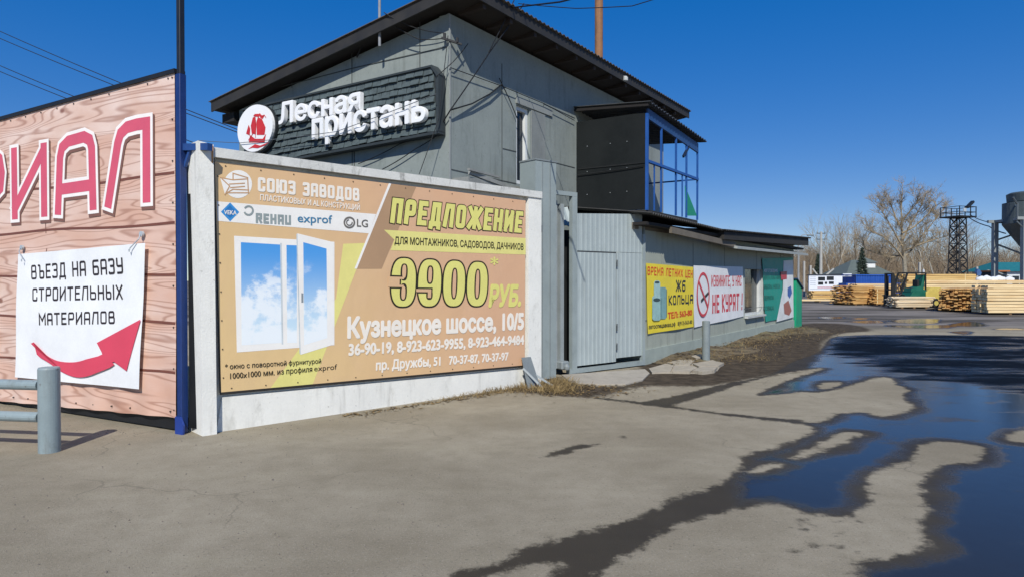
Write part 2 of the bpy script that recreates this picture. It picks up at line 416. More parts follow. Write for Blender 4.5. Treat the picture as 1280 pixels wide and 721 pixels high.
WET = [(540, 735), (605, 706), (643, 689), (685, 675), (736, 662), (778, 652), (811, 639), (836, 623), (880, 611), (893, 605), (926, 584), (929, 569),
       (975, 556), (1017, 538), (998, 528), (1027, 526), (1045, 517), (1080, 515), (1100, 520), (1120, 517), (1140, 508), (1130, 500), (1130, 492), (1135, 487),
       (1120, 480), (1108, 471), (1085, 475), (1035, 489), (1000, 490), (945, 494), (987, 474), (1030, 460), (1000, 463), (960, 470), (905, 487), (877, 496), (832, 508),
       (795, 503), (840, 495), (880, 485), (905, 479), (960, 468), (990, 452), (1022, 440), (1035, 424), (1060, 419), (1150, 418), (1300, 420), (1420, 420), (1500, 520), (1500, 735), (1300, 800), (700, 800)]
ISL = [[(735, 735), (748, 720), (768, 703), (801, 688), (831, 666), (880, 647), (926, 636), (973, 631), (1008, 641), (1040, 645), (1063, 644), (1086, 631), (1090, 621), (1085, 612), (1090, 603), (1086, 595),
        (1109, 585), (1139, 574), (1149, 559), (1165, 552), (1204, 554), (1229, 562), (1214, 577), (1175, 582), (1149, 602), (1154, 622), (1152, 641), (1150, 658), (1155, 680), (1139, 689), (1090, 700), (1070, 708), (1056, 730), (1000, 790), (760, 790)],
       [(1262, 549), (1267, 541), (1280, 538), (1330, 532), (1330, 556), (1280, 553)], [(988, 572), (1017, 559), (1050, 542), (1077, 541), (1057, 551), (1017, 567)], [(941, 590), (952, 584), (976, 579), (965, 585)],
       [(1103, 511), (1125, 504), (1138, 506), (1120, 512)], [(1025, 480), (1045, 477), (1053, 479), (1030, 486)], [(598, 726), (625, 716), (670, 706), (705, 703), (692, 712), (660, 730)]]
EXTRA = [[(671, 572), (687, 566), (712, 557), (735, 554), (749, 555), (722, 562), (695, 570)], [(770, 547), (777, 545), (783, 547)],
         [(740, 497), (760, 497.5), (795, 501), (832, 506), (900, 515), (960, 521), (1005, 525), (1005, 530), (960, 525), (900, 518), (832, 509), (795, 504), (760, 500)]]
MUD = [(640, 488), (690, 494), (720, 496), (742, 497), (780, 488), (815, 482), (887, 482), (960, 470), (1005, 462), (1030, 452), (1030, 430), (1050, 417), (1090, 413), (1060, 405), (1000, 405), (930, 418), (870, 430), (806, 444), (795, 462), (785, 479), (750, 482), (715, 478), (690, 470), (640, 478)]
SHADED_WET = [(1022, 440), (1035, 424), (1060, 419), (1150, 418), (1300, 419), (1420, 419), (1420, 500), (1300, 495), (1215, 485), (1190, 480), (1140, 474), (1085, 456), (1055, 447)]  # rippled wet patch with shade painted into its colour and gloss
CALM = [(1100, 540), (1140, 515), (1190, 484), (1300, 497), (1420, 505), (1420, 570), (1280, 560), (1190, 550)]
FARW = [(1040, 397, 16, 1.6), (1086, 402, 24, 1.8), (1075, 398, 14, .9), (1148, 401, 32, 3.2), (1160, 408, 40, 2.2), (1212, 405, 22, 3.0), (1204, 415.5, 12, 2.2), (1262, 411, 20, 1.2), (1120, 407, 16, 1.2)]
def make_ground():
    ys = [-300, -120, -50, -20, -8, -2, 0, 1.2, 2.2]; y = 2.8
    while y < 48: ys.append(y); y += max(.03, .0045 * y * (y / 7 if y > 7 else 1))
    while y < 1500: ys.append(y); y *= 1.35
    xs = [-1500, -600, -250, -100, -50, -25, -14, -10, -7.5]; x = -6.0
    while x < -1.5: xs.append(x); x += .12
    while x < 13: xs.append(x); x += .045
    while x < 34: xs.append(x); x += .16
    while x < 1500: xs.append(x); x *= 1.4
    X, Y = np.meshgrid(np.array(xs), np.array(ys)); nx, ny = len(xs), len(ys)
    S = (Y > -1) & (Y < 60) & (X > -20) & (X < 60); x, y = X[S], Y[S]
    def full(v, fill=-2.): o = np.full(X.shape, fill); o[S] = v; return np.clip(o, -2, 2).ravel()
    w = sdf(gpoly(WET), x, y)
    for p in ISL: w = np.minimum(w, -sdf(gpoly(p), x, y))
    deep = np.minimum(w, -sdf(gpoly([(770, 515), (840, 488), (905, 473), (985, 440), (1015, 445), (1000, 468), (940, 492), (850, 514)], False), x, y))
    deep = np.minimum(deep, -sdf(gpoly([(500, 740), (600, 690), (800, 625), (900, 600), (905, 640), (800, 700), (740, 760)], False), x, y))
    for p in EXTRA: w = np.maximum(w, np.minimum(sdf(gpoly(p), x, y), .1))
    for k in range(26):
        a, b = random.uniform(990, 1075), random.uniform(648, 706)
        if random.random() < .45: a, b = random.uniform(1000, 1012), random.uniform(648, 672)
        s = random.uniform(1, 6)
        w = np.maximum(w, np.minimum(sdf(gpoly([(a - s, b), (a, b - s * .3), (a + s, b + s * .15), (a, b + s * .4)]), x, y), .09))
    for cx, cy, rx, ry in FARW:
        q = gpoly([(cx + rx * math.cos(t) * (1 + .25 * math.sin(3 * t + cx)), cy + ry * math.sin(t)) for t in np.linspace(0, 2 * math.pi, 20)[:-1]], False)
        e = sdf(q, x, y); w = np.maximum(w, e + .05); deep = np.maximum(deep, e + .15)
    attrs = dict(wet=full(w), deep=full(deep), mud=full(sdf(gpoly(MUD), x, y)), shaded_ripple=full(sdf(gpoly(SHADED_WET, False), x, y)), calm=full(sdf(gpoly(CALM, False), x, y)))
    me = bpy.data.meshes.new('ground')
    i, j = np.meshgrid(np.arange(nx - 1), np.arange(ny - 1)); a = (j * nx + i).ravel()
    faces = np.stack([a, a + 1, a + nx + 1, a + nx], 1).astype(np.int32)
    me.vertices.add(nx * ny); me.vertices.foreach_set('co', np.stack([X.ravel(), Y.ravel(), np.zeros(nx * ny)], 1).ravel())
    me.loops.add(faces.size); me.loops.foreach_set('vertex_index', faces.ravel())
    me.polygons.add(len(faces)); me.polygons.foreach_set('loop_start', np.arange(0, faces.size, 4))
    me.update(calc_edges=True)
    for k, v in attrs.items():
        me.attributes.new(k, 'FLOAT', 'POINT').data.foreach_set('value', v.astype(np.float32))
    o = bpy.data.objects.new('ground', me); COL.objects.link(o); tag(o, kind='structure')
    t = NT('dusty_asphalt'); P = t.tc.outputs['Object']
    def at_(n): return t.new('ShaderNodeAttribute', attribute_name=n).outputs['Fac']
    n1 = t.noise(.55, 6, .6, P); n2 = t.noise(5, 7, .65, P); n3 = t.noise(70, 4, .7, P); n4 = t.noise(260, 2, .6, P)
    streak = t.noise(1.5, 5, .6, t.mapping((.25, 1.6, 1), vec=P))
    edge = t.math('ADD', t.math('ADD', t.math('MULTIPLY', t.math('SUBTRACT', n2, .5), .26), t.math('MULTIPLY', t.math('SUBTRACT', t.noise(15, 5, .7, P), .5), .16)), t.math('MULTIPLY', t.math('SUBTRACT', n3, .5), .10))
    wet = t.math('ADD', at_('wet'), edge)
    damp = t.mr(wet, -.03, .05); deepv = t.math('ADD', at_('deep'), t.math('MULTIPLY', t.math('SUBTRACT', t.noise(1.3, 6, .65, P), .5), .55))
    water0 = t.math('MULTIPLY', t.mr(deepv, .0, .24), t.mr(t.noise(1.7, 7, .7, t.mapping((.6, 1, 1), vec=P)), .28, .46, .6, 1.))
    mud = t.mr(t.math('ADD', at_('mud'), t.math('MULTIPLY', edge, 2.2)), -.12, .14)
    dry = t.mix(t.mr(n1, .3, .7), lin('#8f8673'), lin('#a9a08c'))
    dry = t.mix(t.math('MULTIPLY', t.mr(n2, .35, .75), .35), dry, lin('#7f7763'))
    dry = t.mix(t.math('MULTIPLY', t.mr(streak, .5, .75), .3), dry, lin('#ada58e'))
    grit = t.mr(n4, .58, .70); dry = t.mix(t.math('MULTIPLY', grit, .6), dry, lin('#4f4b46'))
    dry = t.mix(t.math('MULTIPLY', t.mr(n3, .54, .68), .5), dry, lin('#b9b3a7'))
    dry = t.mix(t.math('MULTIPLY', t.mr(t.noise(48, 3, .7, P), .56, .68), .45), dry, lin('#5f594e'))
    wv = t.new('ShaderNodeTexVoronoi', feature='DISTANCE_TO_EDGE'); wv.inputs['Scale'].default_value = .45
    wp_ = t.new('ShaderNodeVectorMath', operation='ADD'); t.l.new(P, wp_.inputs[0])
    nc = t.new('ShaderNodeTexNoise'); nc.inputs['Scale'].default_value = 2.2; nc.inputs['Detail'].default_value = 6; t.l.new(P, nc.inputs['Vector'])
    sc_ = t.new('ShaderNodeVectorMath', operation='SCALE'); sc_.inputs['Scale'].default_value = .5; t.l.new(nc.outputs['Color'], sc_.inputs[0]); t.l.new(sc_.outputs[0], wp_.inputs[1]); t.l.new(wp_.outputs[0], wv.inputs['Vector'])
    crack = t.math('MULTIPLY', t.mr(wv.outputs['Distance'], .001, .006, 1., 0.), t.mr(t.noise(.5, 2, .5, P), .5, .58))
    dry = t.mix(t.math('MULTIPLY', crack, .28), dry, lin('#4a453d'))
    vor = t.new('ShaderNodeTexVoronoi'); vor.inputs['Scale'].default_value = 16; t.l.new(P, vor.inputs['Vector'])
    peb = t.math('MULTIPLY', t.math('LESS_THAN', vor.outputs['Distance'], .10), t.math('GREATER_THAN', t.noise(3.1, 2, .5, P), .56))
    dry = t.mix(t.math('MULTIPLY', peb, .6), dry, lin('#57524b'))
    # gravelly verge near the left hoardings and the yard beyond
    sx = t.new('ShaderNodeSeparateXYZ'); t.l.new(P, sx.inputs[0])
    yard = t.mr(t.math('ADD', sx.outputs['Y'], t.math('MULTIPLY', n1, 4)), 23, 27)
    yardc = t.mix(t.mr(t.noise(.35, 7, .65, t.mapping((.35, 1, 1), vec=P)), .38, .62), lin('#4c4843'), lin('#87817a'))
    dry = t.mix(yard, dry, yardc)
    mudc = t.mix(t.mr(n2, .3, .7), lin('#39332c'), lin('#5d5346'))
    col = t.mix(mud, dry, mudc)
    wetc = t.mix(t.mr(n1, .3, .7), lin('#36312a'), lin('#443e34'))
    col = t.mix(t.math('MULTIPLY', damp, .95), col, wetc)
    shade_rip = t.mr(t.math('ADD', at_('shaded_ripple'), t.math('MULTIPLY', t.math('SUBTRACT', streak, .5), 3.)), -.05, .35)
    film = t.mr(t.noise(.9, 7, .68, t.mapping((.45, 1., 1), vec=P)), .45, .66)
    water = t.math('MULTIPLY', water0, t.math('SUBTRACT', 1., t.math('MULTIPLY', shade_rip, t.math('SUBTRACT', .97, t.math('MULTIPLY', film, .62)))))
    col = t.mix(water0, col, lin('#2d2a24'))
    col = t.mix(t.math('MULTIPLY', shade_rip, water0), col, lin('#10141a'))  # shade painted over the rippled patch as a near-black colour
    calm = t.mr(t.math('ADD', at_('calm'), t.math('MULTIPLY', edge, 1.2)), -.02, .1)
    rough = t.mix(damp, (.93,) * 3, (.55,) * 3); rough = t.mix(water, rough, (.06,) * 3)
    rough = t.mix(t.math('MULTIPLY', water, shade_rip), rough, (.12,) * 3)
    asph = t.math('ADD', t.math('MULTIPLY', n3, .6), t.math('MULTIPLY', n4, .5))
    b1 = t.new('ShaderNodeBump'); b1.inputs['Distance'].default_value = .012; t.l.new(asph, b1.inputs['Height'])
    t.put(b1.inputs['Strength'], t.mr(water, 0, 1, .9, .04, False))
    rip = t.noise(7, 6, .65, t.mapping((1.3, .9, 1), vec=P), .6)
    b2 = t.new('ShaderNodeBump'); b2.inputs['Distance'].default_value = .05; t.l.new(rip, b2.inputs['Height']); t.l.new(b1.outputs[0], b2.inputs['Normal'])
    amp = t.math('MULTIPLY', water, t.math('SUBTRACT', t.math('ADD', .035, t.math('MULTIPLY', shade_rip, .5)), t.math('MULTIPLY', calm, .015)))
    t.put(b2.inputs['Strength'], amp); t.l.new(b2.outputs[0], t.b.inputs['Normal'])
    me.materials.append(t.out(col, rough, IOR=1.34))
    spec = t.math('ADD', t.mr(damp, 0, 1, .15, .22, False), t.math('MULTIPLY', water, .2))
    t.put(t.b.inputs['Specular IOR Level'], t.math('MULTIPLY', spec, t.math('SUBTRACT', 1., t.math('MULTIPLY', t.math('MULTIPLY', shade_rip, water0), t.math('SUBTRACT', .9, t.math('MULTIPLY', film, .5))))))  # reflection weakened there too, so the painted shade stays dark
    return o
make_ground()

# ---------------------------------------------------------------- frames of the buildings and hoardings
FA = Frame(-3.47, 7.17, 118)            # left hoarding, origin at its right end, x <= 0
FB = Frame(*ground(256, 541), 46.5)     # white concrete wall
FC = Frame(*ground(664, 474), 50)       # gate
FD = Frame(2.46, 12.9, 35)              # low building
HX, HY = -.945, 10.4
FHR = Frame(HX, HY, 34)                 # house, long side
FHF = Frame(HX, HY, 124)                # house front, x <= 0
FBF = Frame(1.28, 13.7, 124)            # balcony front
FBR = Frame(2.5, 12.9, 34)              # balcony side

# ---------------------------------------------------------------- LEFT HOARDING
def hoarding():
    T = thing('billboard', 'wide hoarding printed with pink wood planks and big red letters', 'billboard', frame=FA)
    L = -5.6
    tl = FA.hit(0, 153); tr = FA.hit(221.5, 93); sl = (tr[1] - tl[1]) / (tr[0] - tl[0]); z = lambda x: tr[1] + (x - tr[0]) * sl
    xr = tr[0]; bl = FA.hit(0, 500); br = FA.hit(221, 521); slb = (br[1] - bl[1]) / (br[0] - bl[0]); zb = lambda x: br[1] + (x - br[0]) * slb
    hem = lambda u, v: -.014 * math.sin(u * 70 + v * 6) * (1 - v) ** 5 - .005 * math.sin(u * 31) * (1 - v) ** 2
    wf = lambda x, q: hem((x - L) / (xr - L), (q - zb(x)) / (z(x) - zb(x)))
    mb = MB(); n = 40                                   # printed sheet with a rippled lower hem
    mb.cloth((L, zb(L)), (xr, zb(xr)), (xr, z(xr)), (L, z(L)), -.03, 90, 40,
             hem)
    t = NT('wood_print'); P = t.tc.outputs['Object']; sep = t.new('ShaderNodeSeparateXYZ'); t.l.new(P, sep.inputs[0])
    # plank rows follow the seams in the print
    zs = [FA.hit(220, yy)[1] for yy in (218, 279, 342, 403, 466)]
    row = t.math('FLOOR', t.math('DIVIDE', t.math('SUBTRACT', sep.outputs['Z'], zs[-1]), (zs[0] - zs[-1]) / 4))
    cx = t.new('ShaderNodeCombineXYZ'); t.l.new(t.math('MULTIPLY_ADD', row, 7.3, t.math('MULTIPLY', sep.outputs['X'], .34)), cx.inputs[0])
    t.l.new(t.math('MULTIPLY', sep.outputs['Z'], 3.0), cx.inputs[2]); t.l.new(t.math('MULTIPLY', row, 3.7), cx.inputs[1])
    g = t.noise(1.0, 2.0, .4, cx.outputs[0], .25)
    w = t.math('PINGPONG', t.math('MULTIPLY', g, 40), 1.0); line = t.mr(w, .5, 1.0)
    fine = t.noise(3, 4, .6, t.mapping((4, 1, 70), vec=P))
    base = t.mix(t.mr(t.noise(1.2, 3, .5, t.mapping((1, 1, 3), vec=P)), .3, .7), lin('#dbbcab'), lin('#ecdad0'))
    base = t.mix(t.math('MULTIPLY', t.mr(g, .3, .7), .6), base, lin('#cf9f87'))
    base = t.mix(t.math('MULTIPLY', fine, .4), base, lin('#c08f78'))
    col = t.mix(t.math('MULTIPLY', line, .62), base, lin('#9a6b58'))
    v = t.new('ShaderNodeTexVoronoi'); v.inputs['Scale'].default_value = 1.0; t.l.new(t.mapping((1.1, 1, 1.9), vec=P), v.inputs['Vector'])
    col = t.mix(t.mr(v.outputs['Distance'], .03, .085, .85, 0.), col, lin('#7a4634'))
    t.bump(t.noise(2.6, 3, .5), .3, .03)
    mb.build('printed_sheet', t.out(col, .55), T)
    sm = MB()
    for yy in ((220, 218), (220, 279), (220, 342), (220, 403), (220, 466)):
        x0, z0 = FA.hit(*yy)
        sm.ribbon([(L + .02 + (xr - .03 - L) * q / 60, z0 - .03 * (1 - q / 60) ** 2 + .012 * math.sin(q * .21 + z0 * 3)) for q in range(61)], .027, -.0335, caps=0)
    for a, b, c, d in ((125, 175, 127, 232), (62, 311, 60, 322), (60, 270, 61, 292)):
        sm.ribbon([FA.hit(a, b), FA.hit(c, d)], .012, -.034, caps=0)
    sm.warp(wf).build('plank_seams', M('#74463a', .6), T)
    # red italic letters with a white rim; the picture shows the last three and the bowl of the fourth
    k = 2.885; H = lambda p: [FA.hit(a / k, 80 + b / k) for a, b in p]
    LT = [[[(66, 545), (63, 322)], [(172, 535), (170, 305)], [(68, 520), (165, 322)]],
          [[(222, 528), (229, 340), (236, 305), (258, 282), (315, 266), (336, 277), (343, 305), (348, 510)], [(226, 455), (346, 438)]],
          [[(404, 502), (437, 290), (447, 255), (470, 232), (505, 222), (540, 217), (541, 482)]],
          [[(-120, 520), (-120, 340), (-15, 320), (12, 345), (20, 395), (15, 450), (-12, 480), (-120, 490)]]]
    for grow, lay, nm, m, shift in ((.046, -.037, 'letter_shadow_print', M('#7b574d', .6), (.022, -.03)), (.040, -.0385, 'letter_rim', M('#f2ece8', .5, .04), (0, 0)), (0, -.040, 'letters', M('#d2586f', .5, .06), (0, 0))):
        mb = MB(); y = lay
        for let in LT:
            for st in let:
                mb.ribbon([(a + shift[0], b + shift[1]) for a, b in H(st)], .132 + 2 * grow, y, caps=.06 + grow); y -= .0001
        mb.build(nm, m, T)
    # pieces of further lettering at the very edge of the picture
    mb = MB(); mb.prism(FA.hits([(-30, 341), (1, 342), (3, 352), (2, 376), (-30, 377)]), -.05, -.052); mb.build('lower_lettering', M('#4b3438', .5), T)
    mb = MB(); mb.prism(FA.hits([(-30, 408), (2, 410), (3, 444), (1, 447), (-30, 446)]), -.05, -.052); o = mb.build('lower_lettering', M('#efe6e2', .5), T)
    mb = MB(); mb.prism(FA.hits([(-30, 413), (-1, 415), (0, 440), (-30, 441)]), -.054, -.056); mb.build('lower_lettering', M('#c9546a', .5), T)
    fr = MB()
    fr.prism([(L, zb(L) - .02), (xr + .006, zb(xr) + .02), (xr + .006, z(xr) - .012), (L, z(L) - .012)], .0, .05)
    fr.prism([(L, z(L)), (xr + .02, z(xr)), (xr + .02, z(xr) + .045), (L, z(L) + .045)], -.05, .08)
    fr.box(L, .0, .02, .09, 0.02, .15)
    for q in range(4): fr.box(L + .3 + q * 1.6, L + .38 + q * 1.6, .06, .14, 0, z(L + q * 1.6) - .05)
    fr.build('frame', M('#16181b', .55), T)
    sp = [(xr - .035, zb(xr) + .08 + i * (z(xr) - zb(xr) - .12) / 8) for i in range(9)]
    for i in range(16): sp += [(xr - .1 - i * .34, zb(xr - i * .34) + .06), (xr - .1 - i * .34, z(xr - i * .34) - .04)]
    eyelets(T, sp, -.035, .009, M('#4a4038', .4))
hoarding()

# blue box-section post with a bracket
def blue_post():
    p = FA.w(.022, 0, 0)
    T = thing('steel_post', 'tall blue and black steel post between the plank hoarding and the white wall', 'post', loc=p, rz=FA.rz)
    zj = FA.hit(228, 93)[1]
    MB().box(-.038, .036, -.04, .04, .0, zj, .006).build('lower_post', M('#17336c', .45, .15, dirt='#22262c', dirt_amt=.5), T)
    MB().box(-.028, .028, -.03, .03, zj, 6.2, .004).build('upper_post', M('#1b2029', .5), T)
    mb = MB(); mb.beam((.03, .02, 2.98), (.42, .02, 2.95), .06, .07); mb.beam((.03, .02, 2.78), (.12, .02, 2.95), .03, .03)
    mb.build('bracket', M('#20447f', .5), T)
    MB().prism([(-.04, 0), (.08, 0), (.09, .1), (.045, .18), (-.04, .18)], -.062, -.041).build('foot_plate', M('#1d3c8c', .45), T)
    d = MB().prism([(.037, 0.05), (.21, 0.05), (.21, 2.5), (.037, 2.5)], .05, .07)
    d.build('dark_infill_panel', M('#0d1012', .7), T)
blue_post()

# white paper banner hung on the hoarding
def entry_banner():
    T = thing('hanging_banner', 'white sheet with black words and a curved red arrow on the plank hoarding', 'banner', frame=FA)
    o = .085; h = lambda a, b: FA.hit(a, b, o)
    wv = lambda u, v: .006 * math.sin(u * 9 + 1) * (1.1 - v) + .005 * math.sin(v * 8 + u * 3)
    bl, br, tr, tl = h(18, 471), h(174, 486), h(182, 304), h(22, 318)
    MB().cloth(bl, br, tr, tl, -o, 30, 24, wv).build('sheet', M('#e9ecee', .6, .05), T)
    blk = M('#2a2226', .6); y = -o - .013
    wf = lambda x, q: wv((x - bl[0]) / (br[0] - bl[0]), (q - bl[1]) / (tl[1] - bl[1]))
    for s, a, b, c in (('ВЪЕЗД НА БАЗУ', (39, 349.5), (154, 342), (39, 331.5)), ('СТРОИТЕЛЬНЫХ', (41, 376.5), (153, 374), (41, 360)), ('МАТЕРИАЛОВ', (49.5, 406), (143.5, 404.5), (49.5, 391))):
        line(T, blk, FA, strokes, s, a, b, c, -o - .003, o, wave=wf, weight=.2, gap=.3, rad=.18, space=.55)
    k = 2.485; Z = lambda p: [h(a / k, 290 + b / k) for a, b in p]
    pts = catmull([(108, 341), (140, 375), (180, 398), (230, 403), (270, 394), (315, 372)], 4)[:20]
    low = catmull([(352, 402), (300, 437), (250, 450), (205, 438), (160, 408), (128, 375)], 4)[:20]
    mb = MB().flat(Z(pts + [(318, 370), (304, 343), (440, 270), (396, 430), (358, 402)] + low), y)
    mb.build('arrow', M('#d5475f', .55, .05), T)
    for a, b, c, d in ((62, 50, 78, 92), (434, 8, 412, 62)):
        p0 = h(a / k, 290 + b / k); p1 = h(c / k, 290 + d / k)
        mb = MB().disc(p0[0], p0[1] + .005, .03, .03, -.075, -.05, 16)
        mb.tube([(p0[0], -.08, p0[1]), (p0[0] + .006, -.1, p0[1] - .05), (p1[0] + .01, -.12, p1[1] + .04), (p1[0], -.125, p1[1]), (p1[0] - .012, -.12, p1[1] + .025)], .006, 6)
        mb.build('hook', M('#b9c2c8', .35, metal=.3), T)
entry_banner()

# tube barrier in front
def barrier():
    b = ground(62, 564); T = thing('tube_barrier', 'grey steel barrier post with two rails before the plank hoarding', 'barrier', loc=(b[0], b[1], 0))
    g = M('#87969a', .5, .08, 4, '#5c605c', .45, runs='#564c40', runs_amt=.5, bump=.08, bscale=30)
    m = MB(); m.lathe((0, 0, 0), [(.091, -.02), (.091, .775), (.084, .79), (.02, .793)], 28); m.smooth = False
    m.build('post', g, T)
    for z in (.62, .32):
        e = Vector((-3.2, .5, z)); MB().tube([(-.1, .015, z), (e.x, e.y, z)], .048, 16).build('rail', g, T)
    MB().lathe((-3.25, .51, 0), [(.091, -.02), (.091, .775), (.084, .79), (.02, .793)], 28).build('post', g, T)
barrier()

# ---------------------------------------------------------------- WHITE WALL AND ITS ADVERTISEMENT
white = M('#e6e6df', .8, .05, 2.5, '#a3a298', .4, bump=.35, bscale=45, runs='#6f6b62', runs_amt=.35)
def white_wall():
    T = thing('concrete_wall', 'white painted concrete wall framing the peach window advertisement', 'wall', frame=FB)
    h = FB.hit
    a = h(262, 187); b = h(660, 240); pb = h(276, 492); pr = h(655, 458)
    L = h(672, 478)[0]
    MB().prism([(.12, -.02), (L, -.02), (L, b[1] - .03), (.12, a[1] - .03)], .0, .16).build('wall_panel', white, T)
    rim_t = MB().prism([(a[0] - .02, a[1] - .09), (L, b[1] - .09), (L, b[1] + .01), (a[0] - .02, a[1] + .01)], -.10, .2)
    rim_t.build('top_rail', M('#cfd0cb', .85, .12, 3, '#6d6d68', .8, bump=.5, bscale=60), T)
    x0 = h(656, 300)[0]
    MB().prism([(x0, 0), (L, -.02), (L, b[1] - .05), (x0, b[1] - .05)], -.08, .18).build('end_post', white, T)
    # plinth follows the rising ground line
    MB().prism([(.1, -.02), (L - .1, -.02), (x0, pr[1] - .03), (pb[0], pb[1] - .03)], -.04, -.001).build('plinth', white, T)
    m = MB(); e0, e1, e2 = FB.hit(253, 500, .13)[0], FB.hit(271, 500, .13)[0], FB.hit(267, 200, .13)[0]; m.prism([(e0, -.02), (e1, -.02), (e2, a[1] + .03), (e0 - .03, a[1] + .05)], -.13, .22)
    m.build('corner_post', white, T)
    MB().box(e2 - .022, e2 - .004, -.134, -.131, a[1] - .16, a[1] + .015).build('rust_stain', M('#b98a58', .8, .3, 12), T)
    return T
white_wall()

def advert():
    T = thing('advertising_banner', 'peach advertisement for plastic windows stretched on the white wall', 'billboard', frame=FB)
    h = FB.hit; o = .06; Y = -o
    def P(mb, pts, lay): return mb.flat([FB.hit(a, b, o) for a, b in pts], Y - .0006 * lay)
    tl, tr, br, bl = h(268, 202, o), h(657, 251, o), h(656, 456, o), h(276, 490, o)
    t = NT('peach_print'); s_ = t.new('ShaderNodeSeparateXYZ'); t.l.new(t.tc.outputs['Object'], s_.inputs[0])
    g = t.mr(t.math('ADD', t.math('ADD', s_.outputs['X'], t.math('MULTIPLY', s_.outputs['Z'], .8)), t.math('MULTIPLY', t.noise(.8, 4), 1.2)), 1.5, 6.)
    col = t.mix(g, lin('#dfc08b'), lin('#d8ad89')); col = t.mix(t.math('MULTIPLY', t.mr(t.noise(2, 5), .45, .7), .2), col, lin('#d7b595'))
    t.bump(t.noise(2.2, 3, .5, t.mapping((1, 1, .7))), .35, .04); peach = t.out(col, .5)
    MB().prism([bl, br, tr, tl], -.0597, -.045).build('printed_sheet', peach, T)
    def art(name, pts, lay, m): P(MB(), pts, lay).build(name, m, T)
    br1, yel, wht = M('#b08f6e', .5, .04), M('#e3db86', .5, .05), M('#f1eee8', .5, .04)
    art('yellow_stripe', [(429, 305), (458, 304), (391, 479.5), (338, 484.5), (420, 373)], 1, yel)
    art('white_band', [(271, 252), (470, 268), (461, 292), (272, 276.5)], 2, wht)
    art('white_edge', [(486, 229.3), (489, 229.7), (446, 336), (443, 336)], 3, wht)
    art('brown_stripe', [(489, 230), (520, 234), (477, 336), (446, 336)], 2.5, br1)
    art('yellow_ribbon', [(480, 287.5), (657, 298), (657, 318.5), (488, 313), (493, 300)], 3, yel)
    # picture of a window with clouds behind it
    art('window_picture_frame', [(292.5, 295), (418, 302.5), (418, 431), (376, 434), (296, 440)], 2, wht)
    t = NT('cloud_print'); s_ = t.new('ShaderNodeSeparateXYZ'); t.l.new(t.tc.outputs['Object'], s_.inputs[0]); zz = s_.outputs['Z']
    za, zb = h(350, 430, o)[1], h(350, 305, o)[1]
    c = t.mix(t.mr(zz, za, zb), lin('#cfe7f2'), lin('#4d9be0'))
    n = t.noise(3.2, 7, .6, t.mapping((1, 1, 1.3)))
    cl = t.math('MULTIPLY', t.mr(t.math('ADD', n, t.mr(zz, za, zb, .14, -.09)), .48, .62), .92); cl2 = t.mr(zz, zb - .5, zb - .15, 1., .15)
    sky_p = t.out(t.mix(t.math('MULTIPLY', cl, cl2), c, lin('#f0f6f8')), .35)
    art('window_picture_glass', [(301, 303), (350, 306), (352, 428), (302, 431)], 3, sky_p)
    art('window_picture_glass', [(358, 306.5), (371, 307), (371, 428), (359, 428)], 3, sky_p)
    art('window_picture_frame', [(371.5, 292), (416.5, 303), (417.5, 430), (375.5, 443)], 4, wht)
    art('window_picture_glass', [(379, 303), (408, 311), (409, 422), (380, 431)], 5, sky_p)
    gm = M('#c4cdd0', .5)
    art('window_picture_line', [(350, 304), (352, 304), (354, 430), (352, 430)], 3.5, gm)
    art('window_picture_line', [(370.3, 293), (371.7, 292), (375.7, 443), (374.3, 441)], 4.5, gm)
    art('window_picture_handle', [(376.5, 366), (379, 366.5), (379, 378), (376.5, 378)], 6, M('#8b9398', .4))
    # emblem: pale disc with a star outline
    k = 4.004; Q = lambda p: [(240 + a / k, 180 + b / k) for a, b in p]
    cpx = [(297.5 + 17.5 * math.cos(q), 230.5 + 17.5 * math.sin(q)) for q in np.linspace(0, 2 * math.pi, 33)[:-1]]
    art('emblem_disc', cpx, 2, wht)
    em = MB(); ln = lambda p, w=.012, y=Y - .0024: em.ribbon([FB.hit(a, b, o) for a, b in Q(p)], w, y)
    star = [(142, 170), (188, 178), (205, 150), (205, 182), (278, 188), (283, 246), (175, 246), (190, 218), (142, 170)]
    art('emblem_star', Q([(140, 168), (190, 178), (190, 222), (165, 255)]), 3, wht)
    for p in ([(142, 170), (205, 181), (278, 176)], [(188, 202), (262, 198)], [(193, 220), (262, 214)], [(175, 246), (205, 228), (283, 232)], [(205, 180), (205, 148), (278, 170), (282, 246)], [(180, 246), (282, 246)], [(150, 176), (188, 212), (165, 255)]): ln(p)
    em.build('emblem_lines', M('#c39a70', .5), T)
    W_ = M('#f0e9dd', .5, .04); dk = M('#2a2416', .5); Yl = M('#ded97c', .5, .05)
    line(T, W_, FB, strokes, 'СОЮЗ ЗАВОДОВ', (322, 239.5), (449, 252), (322, 221.5), Y - .004, o, weight=.36, gap=.17, rad=.12, space=.6)
    line(T, W_, FB, glyph, 'ПЛАСТИКОВЫХ И AL КОНСТРУКЦИЙ', (325, 250.5), (449.5, 263), (325, 243.5), Y - .004, o, bold=.022)
    line(T, W_, FB, glyph, 'Кузнецкое шоссе, 10/5', (435, 421.5), (654, 410.5), (435, 398), Y - .004, o, bold=.05)
    line(T, W_, FB, glyph, '36-90-19, 8-923-623-9955, 8-923-464-9484', (436, 443.5), (654.5, 429.7), (436, 430), Y - .004, o, bold=.045)
    line(T, W_, FB, glyph, 'пр. Дружбы, 51   70-37-87, 70-37-97', (470, 462), (635, 449.5), (470, 451), Y - .004, o, bold=.04)
    k1 = dict(weight=.40, gap=.22, rad=.18, shear=.13); k2 = None
